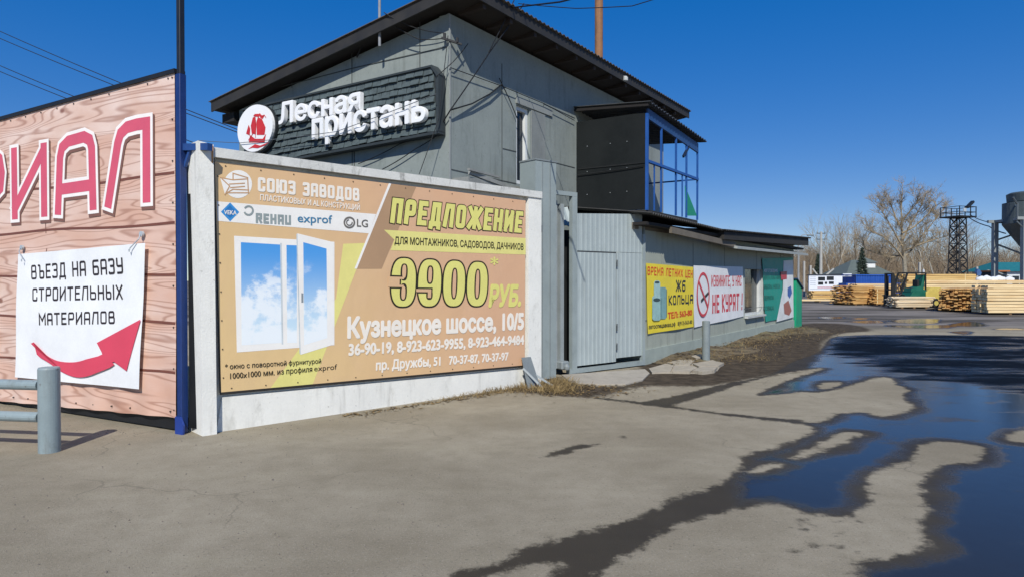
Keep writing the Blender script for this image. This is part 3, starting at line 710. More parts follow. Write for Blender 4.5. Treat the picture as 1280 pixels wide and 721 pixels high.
    # the price: heavy rounded figures, each built up from flat layers
    p0, p1, p2 = FB.hit(486, 384.5, o), FB.hit(611, 383.5, o), FB.hit(486, 320.5, o); hh = p2[1] - p0[1]; cw = (p1[0] - p0[0] - .04 * hh) / 4
    def SE(cu, cv, ru, rv, n=2.7, k=44): return [(cu + ru * math.copysign(abs(math.cos(q)) ** (2 / n), math.cos(q)), cv + rv * math.copysign(abs(math.sin(q)) ** (2 / n), math.sin(q))) for q in np.linspace(0, 2 * math.pi, k + 1)[:-1]]
    B4 = lambda a, b, c, d: [(a, c), (b, c), (b, d), (a, d)]
    body = [(0, SE(.5, .5, .52, .505)), (1, SE(.5, .5, .46, .475))]
    def ring(a, b, c, d): return [(0, B4(max(a - .055, .02), b + .055, c - .028, d + .028)), (2, B4(a, b, c, d))]
    figs = {'0': body + [(0, SE(.5, .5, .135, .33)), (2, SE(.5, .5, .075, .30))],
            '9': body + [(0, SE(.5, .665, .135, .19)), (2, SE(.5, .665, .075, .16)), (0, B4(.0, .62, .285, .405)), (0, SE(.5, .26, .13, .10)), (2, B4(-.03, .565, .315, .375)), (2, B4(.43, .568, .2, .37))],
            '3': body + [(0, B4(.0, .40, .375, .635)), (0, SE(.5, .70, .135, .17)), (0, SE(.5, .31, .135, .17)), (2, B4(-.08, .345, .405, .605)), (2, SE(.5, .715, .075, .13)), (2, SE(.5, .295, .075, .13)), (2, B4(.33, .50, .56, .605)), (2, B4(.33, .50, .405, .45))]}
    for i, ch in enumerate('3900'):
        lay = [MB(), MB(), MB()]
        for q, (m_, pts) in enumerate(figs[ch]):
            lay[m_].flat([(p0[0] + (i + u * .98 + .01) * cw + .05 * hh * v, p0[1] + (p1[1] - p0[1]) * (i + u) / 4 + v * hh) for u, v in pts], Y - .0032 - .0004 * q - .0002 * (i % 2))
        lay[0].build('figure_outline', dk, T); lay[1].build('figure', Yl, T); lay[2].build('figure_hole', peach, T)
    for m_, y_, gr, nm in ((dk, .0035, .012, 'lettering_outline'), (Yl, .0055, 0, 'lettering')):
        line(T, m_, FB, strokes, 'ПРЕДЛОЖЕНИЕ', (487, 279), (651.5, 291.5), (487, 247), Y - y_, o, nm, grow=gr, **k1)
    line(T, dk, FB, glyph, 'ДЛЯ МОНТАЖНИКОВ, САДОВОДОВ, ДАЧНИКОВ', (493, 305), (654, 312.5), (493, 296.5), Y - .004, o, bold=.018)
    line(T, dk, FB, glyph, '* окно с поворотной фурнитурой', (281, 461), (401, 453.5), (281, 455), Y - .004, o, bold=.009)
    line(T, dk, FB, glyph, '1000x1000 мм. из профиля', (287.5, 473), (390, 464), (287.5, 466), Y - .004, o, bold=.009)
    line(T, dk, FB, glyph, 'exprof', (392.5, 463.5), (421, 461), (392.5, 457), Y - .004, o)
    line(T, Yl, FB, glyph, 'РУБ.', (611, 382.5), (650, 381.5), (611, 358), Y - .004, o, bold=.05, shear=.15)
    line(T, Yl, FB, glyph, '*', (613, 337), (622, 337.4), (613, 322), Y - .004, o, bold=.02)
    lg = MB()                                                            # logos in the white band
    art('logo_diamond', [(287.5, 253.5), (299, 265.5), (287.5, 277), (276, 265)], 4, M('#3b8fd0', .5))
    art('logo_diamond_core', [(287.5, 257), (295.5, 265.5), (287.5, 273), (279.5, 265)], 5, M('#2b75b8', .5))
    tx(FB, glyph, lg, 'VEKA', (280, 268), (295.5, 268.8), (280, 263), Y - .0045, o, bold=.02); lg.build('logo_lettering', wht, T)
    lg = MB(); ring = lambda cx, cy, r, w, mb, a0=0, a1=2 * math.pi, lay=-.004: mb.ribbon([FB.hit(cx + r * math.cos(q), cy + r * math.sin(q), o) for q in np.linspace(a0, a1, 24)], w, Y + lay, caps=0)
    ring(310.5, 263.5, 5.4, .02, lg, -2.6, 2.8); line(T, M('#8f9a99', .5), FB, strokes, 'REHAU', (319.5, 279), (363.5, 281.5), (319.5, 266.5), Y - .004, o, weight=.36, gap=.2)
    lg.build('logo_lettering', M('#8f9a99', .5), T)
    lg = MB(); tx(FB, glyph, lg, 'exprof', (372, 277.8), (415, 279.5), (372, 267.5), Y - .004, o, bold=.012); lg.build('logo_lettering', M('#4580a3', .5), T)
    lg = MB(); ring(436.5, 278.5, 6.3, .022, lg); ring(436.5, 278.5, 3.5, .015, lg, -.2, 4.6); line(T, M('#706c66', .5), FB, glyph, 'LG', (446, 283.3), (459.5, 284.3), (446, 274.2), Y - .004, o, bold=.015)
    lg.build('logo_lettering', M('#706c66', .5), T)
    sp = []
    for i in range(12):
        u = (i + .3) / 12
        for (p, q, dz) in ((bl, br, .035), (tl, tr, -.035)): sp.append((p[0] * (1 - u) + q[0] * u, p[1] * (1 - u) + q[1] * u + dz))
    for i in range(8):
        u = (i + .5) / 8; sp.append((bl[0] * (1 - u) + tl[0] * u + .03, bl[1] * (1 - u) + tl[1] * u))
    eyelets(T, sp, -.0605, .008, M('#5a4a3a', .4))
    e = MB().ribbon([(bl[0], bl[1] - .012), (br[0], br[1] - .012)], .026, -.0612, caps=.01); e.ribbon([(bl[0] - .006, bl[1]), (tl[0] - .006, tl[1])], .018, -.0615, caps=0); e.build('dark_batten', M('#2a2622', .6), T)
advert()

# ---------------------------------------------------------------- HOUSE
def corr(mb, p00, p10, p11, p01, n, amp, thick=.012, sub=4):
    """corrugated sheet over a quad: ridges run from edge p00-p10 to edge p01-p11"""
    p00, p10, p11, p01 = map(Vector, (p00, p10, p11, p01)); nrm = (p10 - p00).cross(p01 - p00).normalized(); m = n * sub; b = len(mb.v)
    for i in range(m + 1):
        u = i / m; q = nrm * (amp * math.sin(2 * math.pi * i / sub + .6))
        a = p00.lerp(p10, u); c = p01.lerp(p11, u)
        mb.v += [tuple(a + q), tuple(c + q), tuple(a + q - nrm * thick), tuple(c + q - nrm * thick)]
    for i in range(m):
        k = b + 4 * i; mb.f += [(k, k + 4, k + 5, k + 1), (k + 2, k + 3, k + 7, k + 6), (k, k + 2, k + 6, k + 4), (k + 1, k + 5, k + 7, k + 3)]
    mb.f += [(b, b + 1, b + 3, b + 2), (b + 4 * m, b + 4 * m + 2, b + 4 * m + 3, b + 4 * m + 1)]
    return mb
panel = M('#8a928e', .75, .10, 1.4, '#626b66', .5, bump=.15, bscale=12, runs='#4c4f49', runs_amt=.45)
seam = M('#474b4a', .8)
def house():
    T = thing('house', 'grey two storey house with lean-to roof and dark balcony box', 'building', loc=(HX, HY, 0), rz=FHR.rz)
    # local x along the long side, local +y runs left along the front (inward)
    LEN, WID = 8.6, 5.25; top = lambda y: 5.63 - .141 * y
    MB().add([(0, 0, 0), (0, WID, 0), (0, WID, top(WID)), (0, 0, top(0)), (.2, .2, 0), (.2, WID - .2, 0), (.2, WID - .2, top(WID) - .05), (.2, .2, top(.2) - .05)],
             [(0, 1, 2, 3), (7, 6, 5, 4), (0, 3, 7, 4), (1, 5, 6, 2), (3, 2, 6, 7)]).build('front_wall', panel, T)
    # long side with a window opening
    w0, w1 = FHR.hit(645, 131), FHR.hit(662, 233); xa, xb, za, zb = w0[0], w1[0], w1[1], w0[1]
    sd = MB()
    sd.box(.001, xa, -.004, .2, 0, top(0) - .01); sd.box(xb, LEN, -.004, .2, 0, top(0) - .01); sd.box(xa, xb, -.004, .2, 0, za); sd.box(xa, xb, -.004, .2, zb, top(0) - .01)
    sd.build('side_wall', panel, T)
    bk = MB(); bk.box(LEN - .2, LEN, .2, WID, 0, 5.0); bk.box(.2, LEN - .2, WID - .2, WID, 0, top(WID)); bk.build('rear_wall', panel, T)
    W = MB().box(xa + .01, xb - .01, .1, .13, za, zb).build('window', M('#202a33', .12, .1), T)
    fr = MB(); fr.box(xa + .01, xa + .09, .04, .1, za, zb); fr.box(xa + .09, xb - .01, .04, .1, za, za + .07); fr.box(xa + .09, xb - .01, .04, .1, zb - .07, zb); fr.box(xb - .08, xb - .01, .04, .1, za + .07, zb - .07)
    fr.build('frame', M('#d9dcda', .5, .04), W)
    MB().box(xa - .02, xb + .75, -.03, -.005, zb + .02, zb + .14).build('lintel_trim', M('#8d928f', .7), T)
    MB().box(xb + .03, xb + .5, -.022, -.006, za + .12, zb - .0).build('patch_panel', M('#858a88', .75, .12), T)
    # seams in the sheet cladding (front: local x = 0 face)
    s1 = MB()
    def fs(a, b):
        (p, z0), (q, z1) = FHF.hit(*a), FHF.hit(*b)
        s1.beam((-.004, -p, z0), (-.004, -q, z1), .012, .014) if abs(p - q) > .02 else s1.box(-.008, .0, -p - .006, -p + .006, min(z0, z1), max(z0, z1))
    for a, b in (((440, 56), (440, 215)), ((525, 14), (525, 85)), ((440, 86), (559, 59)), ((440, 86), (340, 112)), ((365, 90), (365, 110)), ((443, 180), (443, 215))): fs(a, b)
    def ss(a, b):
        (p, z0), (q, z1) = FHR.hit(*a), FHR.hit(*b)
        if abs(p - q) > .05: s1.beam((p, -.006, z0), (q, -.006, z1), .008, .014)
        else: s1.box(p - .006, p + .006, -.010, -.004, min(z0, z1), max(z0, z1))
    for a, b in (((627, 80), (627, 228)), ((679, 130), (679, 225)), ((679, 130), (718, 148)), ((679, 200), (718, 210)), ((628, 186), (645, 190)), ((563, 60), (563, 213)), ((563, 212), (645, 230))): ss(a, b)
    s1.build('cladding_seams', seam, T)
    MB().box(-.02, .012, -.02, -.0045, 0, top(0) - .02).build('corner_trim', M('#8e9391', .7), T)
    # roof: shed falling to the left, overhanging everywhere
    ov = .52; y0, y1, x0, x1 = -ov, WID + .46, -.3, LEN + .45; zt = lambda y: 5.865 - .141 * y; th = .17
    rf = MB().hexa([(x0 + .03, y0 + .03, zt(y0) - th), (x1, y0 + .03, zt(y0) - th), (x1, y1, zt(y1) - th), (x0 + .03, y1, zt(y1) - th), (x0 + .03, y0 + .03, zt(y0) - .03), (x1, y0 + .03, zt(y0) - .03), (x1, y1, zt(y1) - .03), (x0 + .03, y1, zt(y1) - .03)])
    RF = rf.build('roof', M('#2e2926', .85, .2), T)
    sh = MB(); corr(sh, (x0 - .03, y0 - .04, zt(y0) - .01), (x1 + .03, y0 - .04, zt(y0) - .01), (x1 + .03, y1 + .04, zt(y1) - .01), (x0 - .03, y1 + .04, zt(y1) - .01), 70, .018)
    sh.build('roof_sheet', M('#5f5a55', .7, .2, metal=.2), RF)
    fa = MB(); fa.box(x0 + .03, x1, y0, y0 + .028, zt(y0) - th - .03, zt(y0) - .035); fa.prism([(0, 0), (0, 0), (0, 0)], 0, 0) if False else None
    fa.hexa([(x0, y0, zt(y0) - th - .03), (x0 + .028, y0, zt(y0) - th - .03), (x0 + .028, y1, zt(y1) - th - .03), (x0, y1, zt(y1) - th - .03), (x0, y0, zt(y0) - .035), (x0 + .028, y0, zt(y0) - .035), (x0 + .028, y1, zt(y1) - .035), (x0, y1, zt(y1) - .035)])
    fa.build('fascia', M('#2d2c2b', .7, .25, 4), RF)
    for i in range(12): MB().box(x0 + .5 + i * .72, x0 + .58 + i * .72, y0 + .04, -.01, zt(y0) - th - .1, zt(y0) - th - .005).build('rafter', M('#332a25', .85), RF)
    lo = MB().box(x0 + .2, x1 - .3, WID + .02, WID + .4, top(WID) - .22, top(WID) - .05); lo.build('soffit_box', M('#232120', .8), RF)
    # chimney pipe and thin mast
    q = at(748.5, 62, 15.2); l = T.matrix_world
    def loc(p): d = p - Vector((HX, HY, 0)); return Vector((d.dot(FHR.u), -d.dot(FHR.n), p.z))
    c = loc(q); MB().tube([(c.x, c.y, 5.2), (c.x, c.y, 10.6)], .09, 16).build('chimney_pipe', M('#8a6242', .7, .25, 5, '#5f4130', .7), RF)
    c = loc(at(474.5, 28, 10.9)); MB().tube([(c.x, c.y, 5.3), (c.x, c.y, 6.9)], .022, 8).build('mast', M('#8e9196', .5), RF)
    # ledge above the white wall
    a = FHR.hit(568, 214)[1]
    mb = MB(); mb.box(.05, 2.0, -.32, -.012, a - .22, a - .12); mb.beam((.1, -.3, a - .05), (1.5, -.34, a - .2), .05, .06); mb.beam((-.0, -.36, a - .02), (.9, -.3, a - .03), .04, .03)
    mb.build('ledge', M('#8b8d89', .8, .2), T)
    # floodlamp under the eaves
    p = loc(at(782, 101, 14.3)); mb = MB(); mb.lathe((p.x, p.y, p.z), [(.02, .09), (.05, .06), (.05, 0), (.03, -.02)], 14); mb.tube([(p.x, p.y, p.z + .05), (p.x, p.y + .1, p.z + .16)], .012, 6); mb.build('eaves_lamp', M('#b9bdbb', .4), T)
    mb = MB(); p0 = FHF.hit(560, 50); mb.beam((-.12, .06, p0[1]), (.12, -.14, p0[1] - .07), .03, .03); mb.tube([(-.08, .03, p0[1]), (-.08, .03, p0[1] + .07)], .022, 8); mb.tube([(.06, -.1, p0[1] - .05), (.06, -.1, p0[1] + .02)], .022, 8)
    mb.build('cable_bracket', M('#26282a', .6), T)
    return T, loc
HOUSE, hloc = house()

def balcony(T):
    """enclosed balcony on the long side; parts live in the house's own axes"""
    z0, z1 = 2.93, 4.62
    s0 = hloc(Vector((1.28, 13.7, 0))).x; D = 1.47; s1 = s0 + 2.87
    dk = M('#181c1d', .6, .2, 1.2, '#202526', .5, spec=.25)
    B = MB().box(s0, s0 + .03, -D, -.006, z0, z1 + .12).build('balcony_front', dk, T)
    bl = M('#23539a', .4, .15)
    mb = MB()
    mb.box(s0 - .002, s0 + .05, -D - .05, -D - .001, z0 - .02, z1 + .1)
    mb.build('corner_post', bl, B)
    st = MB()
    for x, y in (((s0), 0.0),): pass
    for zz in (z0 + .35, z0 + .8, z0 + 1.3):
        for yy in (-.25, -.75, -1.1): st.disc(0, 0, 0, 0, 0, 0, 3) if False else st.box(s0 - .008, s0, yy - .007, yy + .007, zz, zz + .012)
    st.build('rivets', M('#9aa0a2', .4), B)
    MB().box(s0 - .014, s0 - .001, -D, -.05, z0 + .86, z0 + .885).build('seam_strip', M('#121516', .6), B)
    zr = [FBR.hit(808, 146)[1], FBR.hit(868, 186)[1]]
    bm = MB().hexa([(s0 + .05, -D - .04, zr[0] - .05), (s1, -D - .04, zr[1] - .08), (s1, -D, zr[1] - .08), (s0 + .05, -D, zr[0] - .05), (s0 + .05, -D - .04, zr[0] + .14), (s1, -D - .04, zr[1] + .12), (s1, -D, zr[1] + .12), (s0 + .05, -D, zr[0] + .14)])
    bm.build('roof_beam', M('#2b4a78', .45, .2), B)
    hz = z0 + .88
    for x, zt in ((s0 + .75, zr[0] - .05), (s0 + 1.55, zr[0] - .1), (s1 - .7, zr[1]), (s1, zr[1])):
        MB().box(x - .018, x + .018, -D - .036, -D, z0, zt - .02).build('balcony_post', bl, B)
    mb = MB(); mb.box(s0 + .05, s1 + .02, -D - .045, -D - .0365, hz, hz + .05); mb.box(s0 + .05, s1 + .02, -D - .03, -D + .02, hz + .003, hz + .047); mb.beam((s1, -D, hz + .02), (s1, -.02, hz + .02), .03, .03); mb.build('handrail', bl, B)
    for x in (s0 + .4, s1 - .95): MB().box(x - .012, x + .012, -D - .03, -D - .005, z0, hz).build('baluster', bl, B)
    for x in (s1,): MB().box(x - .018, x + .018, -.06, -.02, z0, zr[1] + .1).build('balcony_post', bl, B)
    rf = MB(); corr(rf, (s0 - .12, -D - .15, zr[0] + .22), (s1 + .25, -D - .15, zr[1] + .2), (s1 + .25, .0, zr[1] + .32), (s0 - .12, .0, zr[0] + .34), 22, .022)
    rf.build('balcony_roof', M('#4a4c4e', .6, .2, metal=.3), B)
    cb = MB().hexa([(s0 - .1, -D - .1, zr[0] + .15), (s0 - .04, -D - .1, zr[0] + .15), (s0 - .04, -.01, zr[0] + .26), (s0 - .1, -.01, zr[0] + .26), (s0 - .1, -D - .1, zr[0] + .19), (s0 - .04, -D - .1, zr[0] + .19), (s0 - .04, -.01, zr[0] + .31), (s0 - .1, -.01, zr[0] + .31)])
    cb.build('front_beam', M('#1d1a19', .8), B)
    MB().box(s0, s1 + .02, -D - .02, -.006, z0 - .1, z0 - .01).build('balcony_floor', M('#2a2b2b', .8), B)
    mb = MB(); mb.beam((s1 - .9, -D - .02, zr[1] - .3), (s1 - .55, -D - .02, zr[1] - .02), .04, .05); mb.build('brace', M('#1a2740', .5), B)
balcony(HOUSE)
def insulators():
    p = hloc(at(836, 215, 15.0)); mb = MB()
    for k in range(3): mb.lathe((p.x, -.1, p.z - .12 + k * .12), [(.05, 0), (.075, .03), (.04, .06), (.03, .1)], 12)
    mb.build('insulator', M('#cfd2cf', .3), HOUSE)
insulators()
# green pennant on the balcony
mb = MB(); pts = [FBR.hit(856, 232, .02), FBR.hit(871, 270, .02), FBR.hit(857, 270, .02)]
mb.prism(pts, -.024, -.02)
tag(mb.build('flag', M('#1c8f6f', .6, .1), frame=FBR), 'green triangular flag corner hanging behind the blue balcony bars', 'flag')

# sign over the front: shingled board, white letters, round ship emblem
def sign():
    T = thing('shop_sign', 'dark shingled sign board with white raised Cyrillic letters on the grey house', 'sign', frame=FHF)
    o = .16; h = lambda a, b: FHF.hit(a, b, o)
    tl, tr, br, bl = h(303, 139), h(541, 84), h(546, 164), h(306, 209)
    rr = [(tr[0] - .0, tr[1]), (br[0], tr[1] - .1)]
    back = [bl, br, (br[0], tr[1] - .12), (tr[0] - .02, tr[1]), tl]
    B = MB().prism(back, -o + .02, -.03).build('board', M('#2c3336', .8, .2), T)
    # overlapping shingles, all one surface
    mb = MB(); rows = 9; rnd = random.Random(3)
    for r in range(rows):
        v0, v1 = r / rows, (r + 1) / rows; n = 26
        for i in range(n):
            u0 = (i + (.5 if r % 2 else 0)) / n; u1 = min(u0 + 1. / n - .003, 1.)
            if u0 >= 1: continue
            def q(u, v):
                a = (bl[0] * (1 - u) + br[0] * u, bl[1] * (1 - u) + br[1] * u); b = (tl[0] * (1 - u) + tr[0] * u, tl[1] * (1 - u) + tr[1] * u)
                return (a[0] * (1 - v) + b[0] * v, a[1] * (1 - v) + b[1] * v)
            d = rnd.uniform(.012, .05); a, b, c, e = q(u0, v0 + rnd.uniform(0, .02)), q(u1, v0 + rnd.uniform(0, .02)), q(u1, v1), q(u0, v1)
            yb, yt = -o + .015 - d, -o + .014
            mb.add([(a[0], yb, a[1]), (b[0], yb, b[1]), (c[0], yt, c[1]), (e[0], yt, e[1]), (a[0], -o + .02, a[1]), (b[0], -o + .02, b[1]), (c[0], -o + .02, c[1]), (e[0], -o + .02, e[1])],
                   [(0, 1, 2, 3), (0, 4, 5, 1), (1, 5, 6, 2), (3, 7, 4, 0), (7, 6, 5, 4)])
    mb.build('shingles', M('#4c585a', .85, .35, 6), B)
    ed = MB().prism([(br[0] - .0, br[1] - .03), (br[0] + .05, br[1] - .02), (br[0] + .05, tr[1] - .13), (tr[0] - .01, tr[1] + .03), (tl[0], tl[1] + .03), (tl[0], tl[1]), (tr[0] - .03, tr[1]), (br[0], tr[1] - .14)], -o - .02, -.02)
    ed.prism([(bl[0], bl[1] - .04), (br[0] + .05, br[1] - .045), (br[0] + .05, br[1] - .004), (bl[0], bl[1] - .001)], -o - .02, -.02)
    ed.build('edge_trim', M('#30383b', .7), B)
    s = 3.134; Q = lambda a, b: (260 + a / s, b / s)
    wm = M('#f2f4f4', .4, .03)
    mb = MB()
    tx(FHF, glyph, mb, 'Лесная', Q(283, 487), Q(598, 430), Q(300, 408), -o - .02, o + .07, bold=.028, depth=.07)
    mb.build('lettering', wm, T)
    mb = MB()
    tx(FHF, glyph, mb, 'пристань', Q(413, 545), Q(852, 472), Q(415, 452), -o - .02, o + .07, bold=.028, depth=.07)
    mb.build('lettering', wm, T)
    c = h(*Q(203, 508)); r = (h(*Q(272, 505))[0] - h(*Q(134, 512))[0]) / 2; rz_ = (h(*Q(203, 418))[1] - h(*Q(203, 600))[1]) / 2
    E = MB().disc(c[0], c[1], r, rz_, -o - .11, -o + .02).build('round_emblem', wm, T)
    MB().disc(c[0] + .012, c[1] - .012, r + .02, rz_ + .02, -o - .06, -o + .019).build('rim', M('#23282b', .6), E)
    sh = MB(); K = lambda p: [FHF.hit(*Q(a, b), o + .11) for a, b in p]
    for k, p in enumerate(([(165, 530), (185, 545), (215, 545), (228, 525), (222, 560), (160, 560), (163, 545)], [(172, 525), (168, 495), (176, 462), (186, 457), (190, 490), (188, 528)], [(192, 530), (190, 480), (196, 460), (212, 468), (226, 500), (222, 530)],
              [(205, 462), (200, 450), (222, 455), (214, 468)], [(150, 525), (160, 490), (166, 505), (164, 532)], [(158, 585), (185, 566), (205, 572), (240, 558), (222, 572), (195, 582), (175, 580)], [(178, 456), (184, 448), (205, 447), (200, 460)])):
        sh.flat(K(p), -o - .113 - k * .0005)
    for p in ([(204, 446), (212, 456), (222, 452), (228, 462)], [(186, 460), (187, 540)], [(160, 550), (180, 520)]): sh.ribbon(K(p), .012, -o - .118)
    sh.build('ship_mark', M('#c92f33', .5), E)
    lamp = h(*Q(478, 575)); MB().box(lamp[0] - .07, lamp[0] + .07, -o - .06, -o + .04, lamp[1] - .02, lamp[1] + .07).build('underside_lamp', M('#4a5052', .5), T)
sign()

# ---------------------------------------------------------------- GATE
def gate():
    T = thing('yard_gate', 'grey ribbed metal yard gate with a wicket door beside the white wall', 'gate', frame=FC)
    g = M('#8e9999', .55, .08, 3, '#6a7271', .4); g2 = M('#a3aeae', .6, .05, 2.5, '#88938f', .3, runs='#6f716a', runs_amt=.3)
    h = FC.hit
    a = h(665, 200); b = h(690, 205); c = h(690, 471)
    mb = MB(); mb.box(0.0, b[0], -.1, .28, 0, a[1] - .02)
    mb.build('clad_pillar', g, T)
    mb = MB()
    for x in (b[0] * .33, b[0] * .7): mb.box(x - .008, x + .008, -.108, -.101, .02, a[1] - .04)
    mb.box(-.01, b[0] + .02, -.11, .29, a[1] - .015, a[1] + .01); mb.build('pillar_ribs', M('#7c8486', .6), T)
    # frame
    x1, x2 = h(713, 300)[0], h(719, 300)[0]; zt = h(690, 238)[1]; xe = h(803, 400)[0]; x9 = h(691, 300)[0]
    fr = MB(); fr.box(x9, x2, -.05, .03, zt - .07, zt); fr.box(x1, x2, -.049, .029, .03, zt - .071); fr.box(x1 - .05, xe + .03, -.045, .05, .02, .1); fr.box(xe - .04, xe + .03, -.045, .03, .1, 2.45)
    fr.build('frame', g, T)
    gl = MB(); xa = h(697, 300)[0]; xb = h(706, 300)[0]; gl.box(xa, xa + .07, .08, .15, .12, zt - .15); gl.box(xb - .05, xb + .03, .05, .13, .12, zt - .2)
    gl.build('inner_posts', M('#8c9496', .5), T)
    rb = MB(); rb.box(xb - .09, xb + .09, -.03, .16, .1, .24, .02); rb.lathe((xb, -.05, .1), [(.04, 0), (.05, .03), (.05, .06), (.02, .1)], 12); rb.build('roller_box', M('#7e8688', .5), T)
    # ribbed leaf: left of, above, and right of the wicket
    zl = h(716, 267)[1]; zr = h(803, 268)[1]; zd = h(717, 314)[1]; xd0, xd1 = h(717, 400)[0], h(768, 400)[0]
    def ribs(mb, xs, xe_, z0, z1, y, pitch=.115):
        n = max(1, round((xe_ - xs) / pitch)); p = (xe_ - xs) / n; prof = []
        for i in range(n): prof += [(xs + i * p, y), (xs + (i + .12) * p, y - .005), (xs + (i + .42) * p, y - .005), (xs + (i + .54) * p, y)]
        prof.append((xe_, y)); b_ = len(mb.v)
        for x, yy in prof: mb.v += [(x, yy, z0), (x, yy, z1 if not callable(z1) else z1(x)), (x, yy + .006, z0), (x, yy + .006, z1 if not callable(z1) else z1(x))]
        for i in range(len(prof) - 1):
            k = b_ + 4 * i; mb.f += [(k, k + 4, k + 5, k + 1), (k + 2, k + 3, k + 7, k + 6), (k + 1, k + 5, k + 7, k + 3), (k, k + 2, k + 6, k + 4)]
    ztop = lambda x: zl + (zr - zl) * (x - xd0) / (xe - xd0)
    lf = MB(); ribs(lf, x2, xe - .04, zd + .01, ztop, -.02); ribs(lf, xd1 + .03, xe - .04, .2, zd + .004, -.019); lf.build('leaf_sheet', g2, T)
    D = MB(); ribs(D, xd0 + .012, xd1, .14, zd - .015, -.035, .105); D = D.build('wicket_door', g2, T)
    hg = MB()
    for z in (.35, .7, zd - .25): hg.tube([(xd1 + .012, -.055, z), (xd1 + .012, -.055, z + .12)], .012, 8)
    hg.build('hinge', M('#5d6365', .5), D)
    ln = MB(); ln.box(xd0 - .004, xd1 + .006, -.034, -.031, zd - .014, zd + .004); ln.box(xd1 + .001, xd1 + .011, -.034, -.031, .14, zd - .015); ln.build('gap_lines', M('#3c4042', .7), D)
    rr = MB(); corr(rr, (x9, .35, 2.55), (x2 + .3, .35, 2.55), (x2 + .3, .5, 2.9), (x9, .5, 2.9), 4, .02); rr.build('sheet_behind', g2, T)
    MB().box(x9, xe, .62, .66, 0, 2.5).build('unlit_gap_backdrop', M('#111416', .8), T)  # added black backdrop, stands in for the unlit space behind the gate
gate()
def offcut():
    T = thing('scrap_metal_plate', 'small grey plate and rods leaning on the foot of the white wall', 'scrap metal', frame=FB)
    h = lambda a, b: FB.hit(a, b, .16)
    MB().add([(h(656, 447)[0], -.1, h(656, 447)[1]), (h(667, 446)[0], -.1, h(667, 446)[1]), (h(671, 477)[0], -.24, .0), (h(656, 477)[0], -.24, .0), (h(656, 447)[0], -.085, h(656, 447)[1]), (h(667, 446)[0], -.085, h(667, 446)[1]), (h(671, 477)[0], -.22, .0), (h(656, 477)[0], -.22, .0)],
             [(0, 1, 2, 3), (7, 6, 5, 4), (0, 4, 5, 1), (1, 5, 6, 2), (2, 6, 7, 3), (3, 7, 4, 0)]).build('plate', M('#7b8385', .6), T)
    for a, b in (((655, 460), (667, 480)), ((667, 466), (680, 479))):
        p, q = h(*a), h(*b); MB().beam((p[0], -.14, p[1]), (q[0], -.34, .01), .025, .03).build('rod', M('#a3abae', .5), T)
offcut()

